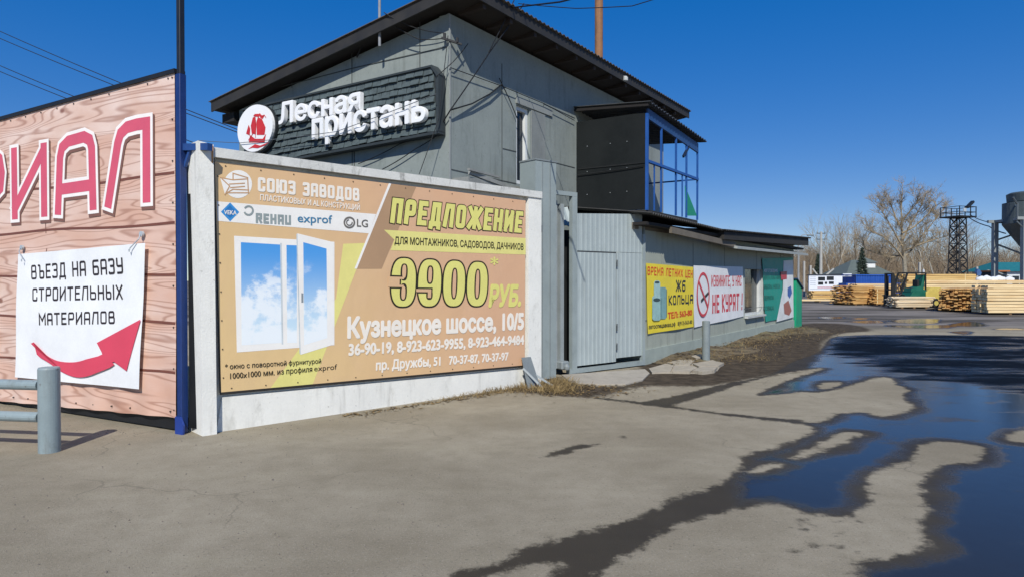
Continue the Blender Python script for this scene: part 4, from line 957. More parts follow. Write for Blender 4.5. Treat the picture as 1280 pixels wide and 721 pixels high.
# ---------------------------------------------------------------- LOW BUILDING
def low_building():
    T = thing('shop_annex', 'low grey annex hung with banners, under a dark corrugated roof', 'building', frame=FD)
    L = 12.0; wp = M('#a0a69a', .75, .08, 1.6, '#7e857b', .5, bump=.12, bscale=15, runs='#5d5a50', runs_amt=.45)
    wa = FD.hit(931, 336); wb = FD.hit(953, 392); xa, xb, zb, za = wa[0], wb[0], wa[1], wb[1]
    mb = MB()
    mb.box(0, xa, 0, .2, 0, 2.66); mb.box(xb, L, 0, .2, 0, 2.8); mb.box(xa, xb, 0, .2, 0, za); mb.box(xa, xb, 0, .2, zb, 2.66)
    mb.box(L - .2, L, .2, 5, 0, 2.8); mb.box(.05, .2, .2, 1.42, 0, 2.6); mb.box(.2, L - .2, 4.8, 5, 0, 2.8)
    mb.build('wall', wp, T)
    W = MB().box(xa, xb, .14, .17, za, zb).build('window', M('#2b3238', .1), T)
    fr = MB(); fr.box(xa + .12, xa + .22, .06, .139, za, zb); fr.box(xa + .22, xb - .01, .06, .139, za, za + .07); fr.box(xb - .09, xb - .01, .06, .139, za + .07, zb); fr.build('frame', M('#cfd2d0', .5), W)
    MB().box(xb - .02, xb + .0, -.02, .135, za, zb).build('reveal', M('#a9aeab', .6), W)
    MB().box(xa - .02, xb + .04, -.1, -.005, za - .05, za - .005).build('sill', M('#b7bab8', .6), W)
    sm = MB()
    for px in (866, 905, 945, 975): x = FD.hit(px, 380)[0]; sm.box(x - .006, x + .006, -.007, -.001, .05, 2.4)
    sm.box(.02, L, -.008, -.001, .83, .842); sm.build('cladding_seams', M('#686d6c', .8), T)
    MB().box(-.03, .04, -.03, -.001, 0, 2.6).build('corner_trim', M('#7d8583', .7), T)
    pl = MB().box(.05, L + .01, -.03, -.0015, -.02, .28); pl.build('plinth', M('#9aa49c', .8, .1), T)
    # roof in two stretches
    ov = .4; RF = MB(); e0, e1 = 2.80, 2.73
    corr(RF, (-.5, -ov, e0), (3.6, -ov, e1), (3.6, 1.43, e1 + .28), (-.5, 1.43, e0 + .22), 38, .02)
    RF = RF.build('roof', M('#4b4b4a', .7, .25, metal=.2), T)
    rf2 = MB().hexa([(3.55, -ov, 2.52), (12.3, -ov, 2.74), (12.3, 5.2, 3.0), (3.55, 5.2, 2.9), (3.55, -ov, 2.70), (12.3, -ov, 2.97), (12.3, 5.2, 3.25), (3.55, 5.2, 3.1)])
    rf2.build('far_roof', M('#2a2927', .8, .2), RF)
    sh = MB(); corr(sh, (3.45, -ov - .06, 2.73), (12.4, -ov - .06, 3.0), (12.4, 5.3, 3.28), (3.45, 5.3, 3.13), 70, .018); sh.build('far_roof_sheet', M('#3a3835', .7, .2), RF)
    jo = MB(); jo.box(-.4, 3.5, -.02, .05, 2.54, 2.66); jo.hexa([(.6, -ov + .06, 2.5), (4.6, -ov + .06, 2.38), (4.6, -ov + .12, 2.38), (.6, -ov + .12, 2.5), (.6, -ov + .06, 2.62), (4.6, -ov + .06, 2.50), (4.6, -ov + .12, 2.5), (.6, -ov + .12, 2.62)])
    jo.build('eaves_board', M('#6b6459', .8, .2), RF)
    MB().box(-.45, 12.2, -ov + .13, -.01, 2.60, 2.655).build('soffit', M('#1f1d1c', .85), RF)
    x0 = FD.hit(913, 316, .25)[0]
    MB().hexa([(x0, -.42, 2.34), (L + .15, -.42, 2.40), (L + .15, -.03, 2.46), (x0, -.03, 2.40), (x0, -.42, 2.40), (L + .15, -.42, 2.46), (L + .15, -.03, 2.54), (x0, -.03, 2.48)]).build('awning', M('#9aa09e', .6), T)
low_building()

def banners():
    o = .03
    def sheet(name, label, px, m, parts, amp=.008):
        T = thing(name, label, 'banner', frame=FD); q = [FD.hit(a, b, o) for a, b in px]
        global BW
        wv = lambda u, v: amp * math.sin(u * 8 + v * 5) * (1.2 - v); BW = lambda x, z: wv((x - q[3][0]) / (q[1][0] - q[3][0]), (z - q[0][1]) / (q[3][1] - q[0][1]))
        MB().cloth(q[0], q[1], q[2], q[3], -o, 16, 12, wv).build('sheet', m, T); parts(T)
    y = -o - .011; yl = -o - .003
    def L_(T, m, kind, *a, **k): line(T, m, FD, kind, *a, wave=BW, **k)
    def yellow(T):
        r, b = M('#d9541f', .5), M('#2a3034', .5)
        L_(T, r, strokes, 'ВРЕМЯ ЛЕТНИХ ЦЕН', (809, 344), (865.5, 347.5), (809, 333), yl, o, weight=.24, rad=.2, space=.5); L_(T, r, glyph, 'ТЕЛ: 563-80', (834.5, 398), (865, 393.5), (834.5, 391), yl, o, bold=.05)
        L_(T, b, strokes, 'ЖБ', (845, 364.5), (856.5, 364.5), (845, 350), yl, o, weight=.24); L_(T, b, strokes, 'КОЛЬЦА', (835.5, 381.5), (866, 379), (835.5, 369), yl, o, weight=.22, rad=.2); L_(T, b, glyph, 'автоспецзаказ.рф   8(913)-563-80', (811, 411), (865.5, 404), (811, 406), yl, o, bold=.02)
        for k, (cx, top_, bot, w, cc) in enumerate(((828, 361, 396, 4.6, '#7ea6a6'), (820, 371, 398, 5.4, '#9cc2be'), (820.5, 353, 373, 4., '#a9cbc6'))):
            P = [(cx - w, top_), (cx - w * .6, top_ - 2.2), (cx + w * .6, top_ - 2.2), (cx + w, top_), (cx + w, bot), (cx + w * .6, bot + 2.3), (cx - w * .6, bot + 2.3), (cx - w, bot)]
            MB().flat([FD.hit(a, b, o) for a, b in P], y - k * .0016).build('printed_pipe', M(cc, .5, .15, 8), T)
            if k < 2: MB().ribbon([FD.hit(cx + w, top_ + 1, o), FD.hit(cx + w, bot, o)], .03, y - k * .0016 - .0008, caps=0).build('printed_pipe_edge', M('#4f7072', .5), T)
        d = MB()
        for k, (cx, cy, w) in enumerate(((820.5, 353, 3), (820, 374.5, 4.4))): d.flat([FD.hit(cx + w * math.cos(t), cy + w * .5 * math.sin(t), o) for t in np.linspace(0, 6.28, 15)[:-1]], y - .005 - .001 * k)
        d.build('printed_pipe_holes', M('#3a5052', .5), T)
    sheet('wall_banner', 'yellow banner with concrete pipes and red words on the annex wall', [(810, 417), (867.5, 408), (866.5, 334), (807.5, 329)], M('#ecd63c', .55, .07), yellow)
    def smoke(T):
        rm = M('#cf4650', .5, .06); r = MB()
        L_(T, rm, strokes, 'ИЗВИНИТЕ, У НАС', (889, 358.5), (926.5, 357.5), (889, 344), yl, o, weight=.26, gap=.24, space=.4); L_(T, rm, strokes, 'НЕ КУРЯТ !', (890, 391.5), (928, 387), (890, 368), yl, o, weight=.30, gap=.22, rad=.15, space=.4)
        cx, cy = 878.5, 368; pts = [FD.hit(cx + 7.4 * math.cos(t), cy + 26 * math.sin(t), o) for t in np.linspace(0, 2 * math.pi, 41)]
        r.ribbon(pts, .062, y); r.ribbon([FD.hit(873, 352, o), FD.hit(884.5, 384, o)], .07, y - .002, caps=0)
        r.build('red_print', M('#cf4650', .5, .06), T)
        b = MB(); b.ribbon([FD.hit(876, 376, o), FD.hit(885, 366, o)], .07, y - .001, caps=0); b.build('cigarette_print', M('#2c2e30', .5), T)
    sheet('wall_banner', 'white banner asking not to smoke, next to the yellow banner', [(868, 409), (930, 395), (928.5, 333.5), (866.8, 332)], M('#e6e8e8', .55, .05), smoke)
    def green(T):
        w = MB().flat([FD.hit(a, b, o) for a, b in ((979, 326), (990.8, 325), (991.5, 396), (970, 402), (978, 362))], y); w.build('white_print', M('#dfe3e2', .55), T)
        for k, (s, py) in enumerate((('ВОРОТА, РОЛЬСТАВНИ', 350), ('ЗАБОРЫ, НАВЕСЫ', 361), ('ПЕРИЛА', 375), ('КОВКА', 388))): L_(T, M('#1a6a5e', .5), glyph, s, (954.5, py), (975 - (k > 1) * 8, py - 1.), (954.5, py - 5), yl, o, bold=.02)
        L_(T, M('#e9eeec', .5), glyph, 'ИЗГОТОВЛЕНИЕ', (955, 340), (972, 340), (955, 336.5), yl, o, bold=.02)
        for nm, c, pts in (('red_patch', '#b8434c', [(975, 340), (983, 339), (983, 349), (976, 350)]), ('blue_patch', '#3a63a8', [(984, 360), (988, 357), (989.5, 366), (986.5, 373), (984, 369)]), ('brown_patch', '#a4695c', [(979, 380), (985, 375), (989, 388), (986, 394), (980, 392)])):
            MB().flat([FD.hit(a, b, o) for a, b in pts], y - .003).build(nm, M(c, .5), T)
    sheet('wall_banner', 'green and white banner at the far end of the annex wall', [(957, 402), (991.5, 395), (991, 322), (952.5, 323)], M('#1f9583', .55, .08), green)
banners()
# green cabinet at the far corner
def cabinet():
    T = thing('metal_cabinet', 'green sheet metal cabinet with sloping lid at the far annex corner', 'cabinet', loc=FD.w(12.35, .05, 0), rz=FD.rz)
    MB().prism([(-.25, .02), (.55, .02), (.55, 1.33), (-.25, 1.62)], -.12, .45).build('body', M('#159a72', .5, .1), T)
    m = MB(); m.hexa([(-.3, -.17, 1.63), (.62, -.17, 1.30), (.62, .5, 1.30), (-.3, .5, 1.63), (-.3, -.17, 1.67), (.62, -.17, 1.34), (.62, .5, 1.34), (-.3, .5, 1.67)]); m.build('lid', M('#1c3f63', .5), T)
    MB().box(.551, .58, -.12, .45, .02, 1.28).build('side_panel', M('#1d3f6a', .5), T)
cabinet()
# bollard by the annex
b = ground(882.5, 451)
mb = MB().lathe((0, 0, 0), [(.075, -.02), (.075, .79), (.06, .8), (.02, .802)], 24)
tag(mb.build('bollard', M('#7f898b', .5, .1, 4, '#5c605c', .4), loc=(b[0], b[1], 0)), 'grey steel bollard standing before the no smoking banner', 'bollard')

# concrete apron, broken slabs, dirt bank, dry grass
ap = [ground(a, b) for a, b in ((702, 469), (806, 462), (812, 467), (803, 476), (782, 481), (745, 481), (712, 478))]
tag(MB().slab(ap, -.05, .018).build('pavement', M('#a39c8f', .9, .12, 3, '#77716a', .5, bump=.3, bscale=80)), kind='structure')
sl = MB()
sl.slab([ground(*p) for p in ((812, 462), (836, 454), (862, 446.5), (880, 446), (903, 455), (897, 463), (878, 467), (850, 466.5), (816, 466.5))], -.03, .012)
for k, pts in enumerate(([(811, 462), (832, 456), (842, 458), (838, 466), (815, 467)], [(834, 455), (858, 449), (868, 452), (862, 458), (844, 457.5)], [(843, 459), (863, 459), (872, 462), (862, 467), (841, 466.5)], [(866, 457), (888, 453), (905, 456), (898, 460), (874, 461)], [(874, 462), (897, 461.5), (893, 466), (878, 468), (866, 466.5)], [(862, 447.5), (876, 445.5), (880, 449), (870, 451)])):
    sl.slab([ground(*p) for p in pts], -.02, .03 + .006 * k)
tag(sl.build('broken_slab', M('#a29a8b', .9, .15, 5, '#6e665b', .5, bump=.4, bscale=60)), 'cracked pale concrete slab around the foot of the bollard', 'slab')
def bank():
    """low ridge of earth against the annex and the gate"""
    mb = MB(); n = 140; prof = 9; rnd = np.random.RandomState(4)
    for i in range(n + 1):
        u = i / n; s = .35 + u * 12.3; wd = .75 + .4 * math.sin(u * 9) + .25 * math.sin(u * 23 + 1); hgt = .07 + .04 * math.sin(u * 13) + .03 * math.sin(u * 31); hgt *= min(1, u / .12 + .05) * min(1, (1 - u) / .08 + .05); wd *= min(1, u / .05 + .3)
        for j in range(prof + 1):
            v = j / prof; z = hgt * (1 - v) ** 1.3 * (1 if j < prof else 0) + rnd.uniform(-.012, .012) - (.02 if j == prof else 0)
            p = FD.w(s + rnd.uniform(-.02, .02), -.02 - v * wd, z); mb.v.append(tuple(p))
    for i in range(n):
        for j in range(prof): a = i * (prof + 1) + j; mb.f.append((a, a + 1, a + prof + 2, a + prof + 1))
    mb.smooth = True
    t = NT('earth'); a = t.noise(3, 6, .65); c = t.mix(t.mr(a, .35, .65), lin('#41382c'), lin('#75684f')); c = t.mix(t.mr(t.noise(1.1, 4), .5, .65, 0, .6), c, lin('#6f6a4a'))
    t.bump(t.noise(45, 5, .7), .7, .02); tag(mb.build('earth_bank', t.out(c, .95)), kind='structure')
bank()
def grass():
    rnd = random.Random(11); mb = MB()
    def blade(x, y, h, lean):
        a = rnd.uniform(0, 6.28); w = rnd.uniform(.002, .005); dx, dy = math.cos(a), math.sin(a); q = rnd.uniform(0, 6.28)
        tx_, ty = math.cos(q) * lean, math.sin(q) * lean
        mb.add([(x - dx * w, y - dy * w, 0), (x + dx * w, y + dy * w, 0), (x + tx_ * .5 + dx * w * .6, y + ty * .5 + dy * w * .6, h * .75), (x + tx_ * .5 - dx * w * .6, y + ty * .5 - dy * w * .6, h * .75), (x + tx_, y + ty, h)], [(0, 1, 2, 3), (3, 2, 4)])
    for k in range(1300):                                     # along the white wall, thicker by the gate pillar
        u = rnd.random() ** .55; s = 2.6 + u * 2.85; p = FB.w(s, -.06 - abs(rnd.gauss(0, .10 + .1 * u)), 0); blade(p.x, p.y, rnd.uniform(.02, .10) * (.4 + u), rnd.uniform(.03, .14))
    for k in range(850):
        g = ground(rnd.gauss(695, 17), rnd.gauss(487, 3.)); blade(g[0], g[1], rnd.uniform(.02, .11), rnd.uniform(.04, .16))
    for k in range(900):
        s = rnd.uniform(.4, 12); p = FD.w(s, -.1 - abs(rnd.gauss(0, .45)), 0); blade(p.x, p.y, rnd.uniform(.04, .10), rnd.uniform(.03, .12))
    for k in range(500):
        g = ground(rnd.gauss(930, 24), rnd.gauss(447, 2.5)); blade(g[0], g[1], rnd.uniform(.01, .04), rnd.uniform(.05, .14))
    t = NT('dry_grass'); oi = t.noise(9, 3); c = t.mix(t.mr(oi, .3, .7), lin('#5f4f33'), lin('#9c8659'))
    tag(mb.build('dry_grass', t.out(c, .8), recalc=False), kind='stuff')
grass()
def litter():
    rnd = random.Random(17); mb = MB()
    for k in range(2600):
        if k < 1700: p = FD.w(rnd.uniform(.2, 12.5), -.08 - abs(rnd.gauss(0, .7)), 0)
        elif k < 2200: g = ground(rnd.gauss(720, 40), rnd.gauss(486, 5)); p = Vector((*g, 0))
        else: p = FB.w(rnd.uniform(1.5, 5.4), -.15 - abs(rnd.gauss(0, .12)), 0)
        z = .004 + max(0, .09 * (1 - abs((p - FD.o).dot(FD.n)) / .9)) * (k < 1700); a = rnd.uniform(0, 6.28); l, w = rnd.uniform(.012, .05), rnd.uniform(.006, .02)
        u = Vector((math.cos(a), math.sin(a), rnd.uniform(-.25, .25))) * l; v = Vector((-math.sin(a), math.cos(a), rnd.uniform(-.3, .3))) * w; c = Vector((p.x, p.y, z + .006))
        mb.add([c - u, c - v, c + u, c + v], [(0, 1, 2, 3)])
    t = NT('leaf_litter'); c = t.mix(t.mr(t.noise(14, 2), .35, .65), lin('#3e3021'), lin('#8b7449')); tag(mb.build('leaf_litter', t.out(c, .9), recalc=False), kind='stuff')
litter()
def grit():
    rnd = random.Random(5); mb = MB()
    for k in range(360):
        if k < 160: g = ground(rnd.uniform(0, 560), 500 + rnd.random() ** .8 * 230)
        elif k < 250: p = FA.w(rnd.uniform(-4, .4), -rnd.uniform(0, .5), 0); g = (p.x, p.y)
        else: p = FB.w(rnd.uniform(0, 5), -rnd.uniform(.14, .5), 0); g = (p.x, p.y)
        r = rnd.uniform(.003, .008) * (1.5 if rnd.random() < .06 else 1); n = 6; b = len(mb.v)
        for lv, (rr, z) in enumerate(((1, 0), (.85, .6), (.3, .95))):
            for i in range(n): a = 6.283 * i / n; q = rnd.uniform(.75, 1.2); mb.v.append((g[0] + r * rr * q * math.cos(a), g[1] + r * rr * q * math.sin(a), r * z))
        for lv in range(2):
            for i in range(n): j = (i + 1) % n; mb.f.append((b + lv * n + i, b + lv * n + j, b + lv * n + n + j, b + lv * n + n + i))
        mb.f.append(tuple(b + 2 * n + i for i in range(n)))
    tag(mb.build('loose_grit', M('#756e63', .9, .3, 30)), kind='stuff')
grit()

# ---------------------------------------------------------------- CABLES
def cable(pts, r, label, group=None, sag=0., n=10, colour='#16181b'):
    P = [Vector(p) for p in pts]; out = []
    for i in range(len(P) - 1):
        for k in range(n):
            t = k / n; q = P[i].lerp(P[i + 1], t); q.z -= sag * 4 * t * (1 - t) * (P[i + 1] - P[i]).length; out.append(q)
    out.append(P[-1]); base = out[0].copy()
    mb = MB().tube([p - base for p in out], r, 5); return tag(mb.build('overhead_cable', M(colour, .6), loc=base), label, 'cable', group)
for (a, b), (c, d) in (((-60, 12), (330, 175)), ((-60, 22), (330, 178)), ((-60, 56), (300, 200)), ((-60, 64), (300, 204))):
    cable([at(a, b, 24), at(c, d, 17)], .012, 'thin dark cable crossing the sky above the plank hoarding', 'cables in the left sky', sag=.006)
hw = lambda px, py, o: FHR.w(*(lambda s: (s[0], -o, s[1]))(FHR.hit(px, py, o)))
fw = lambda px, py, o: FHF.w(*(lambda s: (s[0], -o, s[1]))(FHF.hit(px, py, o)))
cable([hw(655, 5, .5), hw(612, 66, .3), hw(563, 138, .08), fw(546, 165, .06)], .011, 'black cable running from the roof edge down the house corner', sag=.008)
cable([hw(643, 0, .5), hw(611, 66, .3)], .009, 'short thin cable hanging from the roof edge to the crossing of wires', sag=.01)
cable([hw(563, 138, .08), hw(590, 130, .07), hw(612, 118, .07), hw(627, 106, .06)], .012, 'slack black cable looping across the long side of the house')
cable([hw(563, 85, .06), hw(627, 108, .06), hw(680, 130, .06), hw(718, 151, .05)], .007, 'thin cable sloping along the long wall towards the balcony')
cable([hw(624, 98, .06), hw(637, 125, .06), hw(648, 152, .06)], .009, 'short black cable drooping over the narrow house window')
cable([fw(480, 16, .35), fw(515, 34, .2), fw(557, 42, .08)], .007, 'thin cable from the roof mast to the corner bracket', sag=.03)
cable([fw(495, 34, .2), fw(525, 50, .14), fw(557, 48, .08)], .008, 'slack cable drooping to the corner bracket', sag=.02)
cable([fw(448, 205, .06), fw(500, 180, .06), fw(545, 162, .08)], .008, 'dark cable rising under the sign to its right end', sag=.02)
cable([fw(478, 212, .06), fw(520, 186, .06), fw(546, 170, .09)], .008, 'lower dark cable rising towards the right end of the sign', sag=.02)
cable([fw(545, 96, .2), hw(566, 78, .08), hw(585, 55, .08)], .007, 'thin cable from the sign to the long wall', sag=.02)
cable([fw(446, 72, .06), fw(456, 50, .07)], .014, 'short black bent lead on the gable above the sign')
cable([at(560, 45, 10.25), at(548, 150, 10.2), at(524, 218, 10.25)], .006, 'hair-thin cable hanging down beside the house corner', sag=.004)
cable([hw(640, 10, .5), at(700, 3, 9.), at(760, -12, 8.0)], .012, 'thick black cable leaving the roof edge to the upper right', sag=.0)
cable([hw(648, 5, .5), at(720, 11, 10.5), at(790, 8, 10.0), at(860, -14, 9.5)], .007, 'thin sagging cable crossing in front of the chimney pipe', sag=.004)
cable([fw(248, 176, .3), fw(300, 179, .3), fw(420, 165, .3), fw(545, 118, .3)], .006, 'thin pale cable crossing in front of the sign letters', sag=.004, colour='#5c6266')
cable([FBF.w(.05, -.03, FBF.hit(722, 219, .03)[1]), FBF.w(1.45, -.03, FBF.hit(806, 207, .03)[1])], .009, 'black cable stretched across the dark balcony front', sag=.008)

# ---------------------------------------------------------------- TIMBER YARD
def timber_mat(nm, a, b, c):
    t = NT(nm); g = t.noise(3, 5, .6, t.mapping((.4, 6, 9))); v = t.noise(.9, 3, .5, t.mapping((.3, 5, 5)))
    col = t.mix(t.mr(g, .3, .7), lin(a), lin(b)); col = t.mix(t.mr(v, .5, .66, 0, .6), col, lin(c)); return t.out(col, .75)
wood_p = timber_mat('pale_timber', '#d5b98a', '#ecd5a8', '#c9a06a'); wood_y = timber_mat('yellow_timber', '#c9a463', '#e0bf80', '#a9783f'); wood_o = timber_mat('ochre_timber', '#b88a4c', '#dbb375', '#8d5f30')
def timber(label, c, rz, L, W, H, bw=.15, bh=.05, jit=.08, m=wood_p, layers=None, straps=True, seed=0, group=None):
    """a stack of boards lying along local x; only its outer boards are made"""
    T = thing('timber_stack', label, 'timber stack', loc=(c[0], c[1], 0), rz=rz, group=group); rnd = random.Random(seed)
    mb = MB(); nz = max(1, int((H - .1) / (bh * 1.12))); ny = max(1, int(W / bw)); sk = max(4, nz // 3)
    for k in range(nz):
        z = .1 + k * bh * 1.12 + (.03 * (k // sk))
        for j in range(ny):
            if 1 < j < ny - 2 and k < nz - 2: 
                y = -W / 2 + j * bw; a = rnd.gauss(0, jit); mb.box(-L / 2 + a, -L / 2 + .4, y, y + bw * .9, z, z + bh); mb.box(L / 2 - .4, L / 2 + rnd.gauss(0, jit), y, y + bw * .9, z, z + bh); continue
            y = -W / 2 + j * bw + rnd.uniform(-.008, .008); a, b_ = rnd.gauss(0, jit), rnd.gauss(0, jit)
            mb.box(-L / 2 + a, L / 2 + b_, y + rnd.uniform(-.02, .02), y + bw * rnd.uniform(.80, .97), z + rnd.uniform(-.006, .004), z + bh * rnd.uniform(.9, 1.02))
    mb.build('boards', m, T)
    for i in range(3):
        x = -L / 2 + L * (i + .5) / 3; MB().box(x - .06, x + .06, -W / 2 + .02, W / 2, 0, .095).build('bearer', M('#6a5136', .85), T)
        if straps and i != 1: 
            s = MB(); s.box(x - .02, x + .02, -W / 2 - .015, -W / 2 - .005, .1, nz * bh * 1.12 + .16); s.box(x - .02, x + .02, -W / 2 - .015, W / 2, nz * bh * 1.12 + .16, nz * bh * 1.12 + .166); s.build('strap', M('#e3d3a4', .5), T)
    return T
def gx(px, Y): return (px - 640) / F * Y
Yr = 31.6; x0 = gx(1236, Yr)
timber('long pale plank stack at the right edge of the yard', (x0 + 3.2, Yr + .7), R(-1), 6.4, 1.4, 1.42, .2, .12, .03, wood_p, straps=False, seed=1)
timber('ochre plank stack showing ragged ends, left of the long pale stack', (gx(1207, 34) + 2.5 * math.cos(R(52)), 34.4 + 2.5 * math.sin(R(52))), R(52), 5.0, 2.2, 1.12, .17, .055, .14, wood_o, seed=2)
timber('tall yellow plank stack behind the forklift', (gx(1178, 46.), 47.), R(2), 4.8, 1.8, 2.02, .16, .11, .06, wood_y, seed=3)
timber('pale plank stack between the tall yellow stack and the ragged one', (gx(1222, 41.), 41.6), R(1), 6.4, 1.2, 1.52, .16, .09, .06, wood_p, straps=False, seed=4)
timber('low whitish plank stack in front of the forklift', (gx(1143, 38.4), 38.9), R(3), 2.1, 1.0, .62, .16, .045, .10, timber_mat('white_timber', '#dcc6a2', '#efdfc2', '#cdb187'), straps=False, seed=5)
timber('ochre plank stack with rough ends right of the white notice board', (gx(1074, 43.5), 44.4), R(24), 1.9, 1.7, 1.2, .15, .05, .13, wood_o, straps=False, seed=6)
timber('small ochre plank stack tied with a red-brown strap beside the forklift mast', (gx(1102, 43.2), 43.9), R(8), .95, 1.2, 1.02, .14, .05, .08, wood_o, seed=7)
timber('pale plank stack lying under the blue container', (gx(1094, 52), 52.6), R(2), 3.0, 1.2, 1.3, .15, .06, .06, wood_p, straps=False, seed=8)
timber('row of long pale beams on the ground under the notice board', (gx(1026, 49.5), 50), R(0), 3.9, .8, .32, .2, .1, .1, wood_p, straps=False, seed=9)
timber('small plank pile behind the long beams, below the notice board', (gx(1030, 55), 55.4), R(3), 2.0, .9, .75, .15, .07, .05, wood_y, straps=False, seed=10)

def forklift():
    Y = 40.2; T = thing('forklift', 'green and yellow forklift with black mast among the plank stacks', 'forklift', loc=(gx(1108, Y), Y, 0), rz=R(3))
    blk, grn, yel = M('#17191a', .55), M('#1a5f4d', .45, .15), M('#c9b35c', .5, .15)
    m = MB()
    for y in (-.32, .32): m.box(.1, .24, y - .05, y + .05, .12, 2.0); m.box(.24, .32, y - .04, y + .04, .1, 1.85)
    for z in (.35, 1.0, 1.92): m.box(.12, .22, -.27, .27, z, z + .08)
    m.build('mast', blk, T)
    f = MB(); f.box(.02, .09, -.45, .45, .3, .36); f.box(.02, .09, -.45, .45, .66, .72)
    f.build('fork_carriage', blk, T)
    for y in (-.28, .28): MB().prism([(-.95, .08), (.08, .08), (.08, .75), (.03, .75), (.03, .13), (-.95, .10)], y - .06, y + .06).build('fork', blk, T)
    B = MB(); B.prism([(.42, .32), (1.1, .26), (1.5, .26), (1.5, .85), (1.75, 1.0), (2.05, 1.35), (2.15, 1.75), (2.25, 1.78), (2.32, 1.3), (2.2, .95), (1.9, .72), (1.5, .62), (1.2, .55), (.95, .62), (.8, .9), (.7, .9), (.6, .55)], -.45, .45)
    B = MB(); B.prism([(.75, .3), (2.0, .3), (2.3, .55), (2.3, .95), (1.95, 1.05), (1.3, .95), (1.1, .6), (.75, .55)], -.48, .48)
    B.build('body', grn, T)
    h = MB(); h.prism([(1.25, .9), (2.0, 1.0), (2.12, 1.9), (2.02, 1.92), (1.85, 1.25), (1.3, 1.1)], -.36, .36); h.build('seat_shell', grn, T)
    c = MB(); c.prism([(2.05, .45), (2.95, .45), (3.02, .6), (3.02, 1.1), (2.9, 1.18), (2.32, 1.15), (2.05, .9)], -.52, .52); c.build('counterweight', yel, T)
    s = MB(); s.box(1.35, 1.75, -.25, .25, 1.06, 1.16, .04); s.box(1.72, 1.85, -.25, .25, 1.12, 1.62, .04); s.build('seat', M('#202022', .7), T)
    w = MB(); q = [(1.0 + .15 * math.sin(a) * .5, .18 * math.cos(a), 1.25 + .15 * math.sin(a)) for a in np.linspace(0, 6.28, 17)]; w.tube(q, .018, 6); w.tube([(.85, 0, .8), (1.0, 0, 1.25)], .025, 6); w.build('steering_wheel', blk, T)
    g = MB()
    for y in (-.42, .42): g.beam((.55, y, .6), (1.0, y, 2.02), .07, .09); g.beam((2.1, y, 1.0), (2.08, y, 2.0), .06, .07); g.beam((1.0, y, 2.02), (2.08, y, 2.0), .06, .06)
    for i in range(5): g.beam((1.05 + i * .24, -.42, 2.03), (1.05 + i * .24, .42, 2.03), .04, .04)
    g.build('overhead_guard', blk, T)
    l = MB().lathe((2.05, -.3, 2.05), [(.06, 0), (.06, .12), (.03, .15)], 10); l.build('beacon', M('#c9cdd0', .4), T)
    fd = MB(); fd.tube([(.3, -.52, .42), (.38, -.52, .68), (.55, -.52, .78), (.75, -.52, .72), (.86, -.52, .5)], .04, 6); fd.build('mudguard', blk, T)
    for x, r in ((.58, .34), (2.62, .27)):
        for y in (-.5, .5):
            t = MB(); n = 22
            for (rr, yy) in (): pass
            pr = [(r * .55, -.11), (r * .9, -.12), (r, -.07), (r, .07), (r * .9, .12), (r * .55, .11)]; b0 = len(t.v)
            for rr, yy in pr:
                for k in range(n): a = 6.2832 * k / n; t.v.append((x + rr * math.cos(a), y + yy, r + rr * math.sin(a)))
            for i in range(5):
                for k in range(n): j = (k + 1) % n; t.f.append((b0 + i * n + k, b0 + i * n + j, b0 + i * n + n + j, b0 + i * n + n + k))
            t.f.append(tuple(b0 + k for k in range(n))); t.f.append(tuple(b0 + 5 * n + k for k in range(n)))
            W = t.build('wheel', M('#1b1b1c', .8), T)
            MB().add([(x + r * .5 * math.cos(6.2832 * k / 16), y + s_, r + r * .5 * math.sin(6.2832 * k / 16)) for s_ in (-.125, .125) for k in range(16)], [tuple(range(16)), tuple(range(31, 15, -1))] + [(k, k + 16, (k + 1) % 16 + 16, (k + 1) % 16) for k in range(16)]).build('rim', M('#b9a95a', .5), W)
forklift()

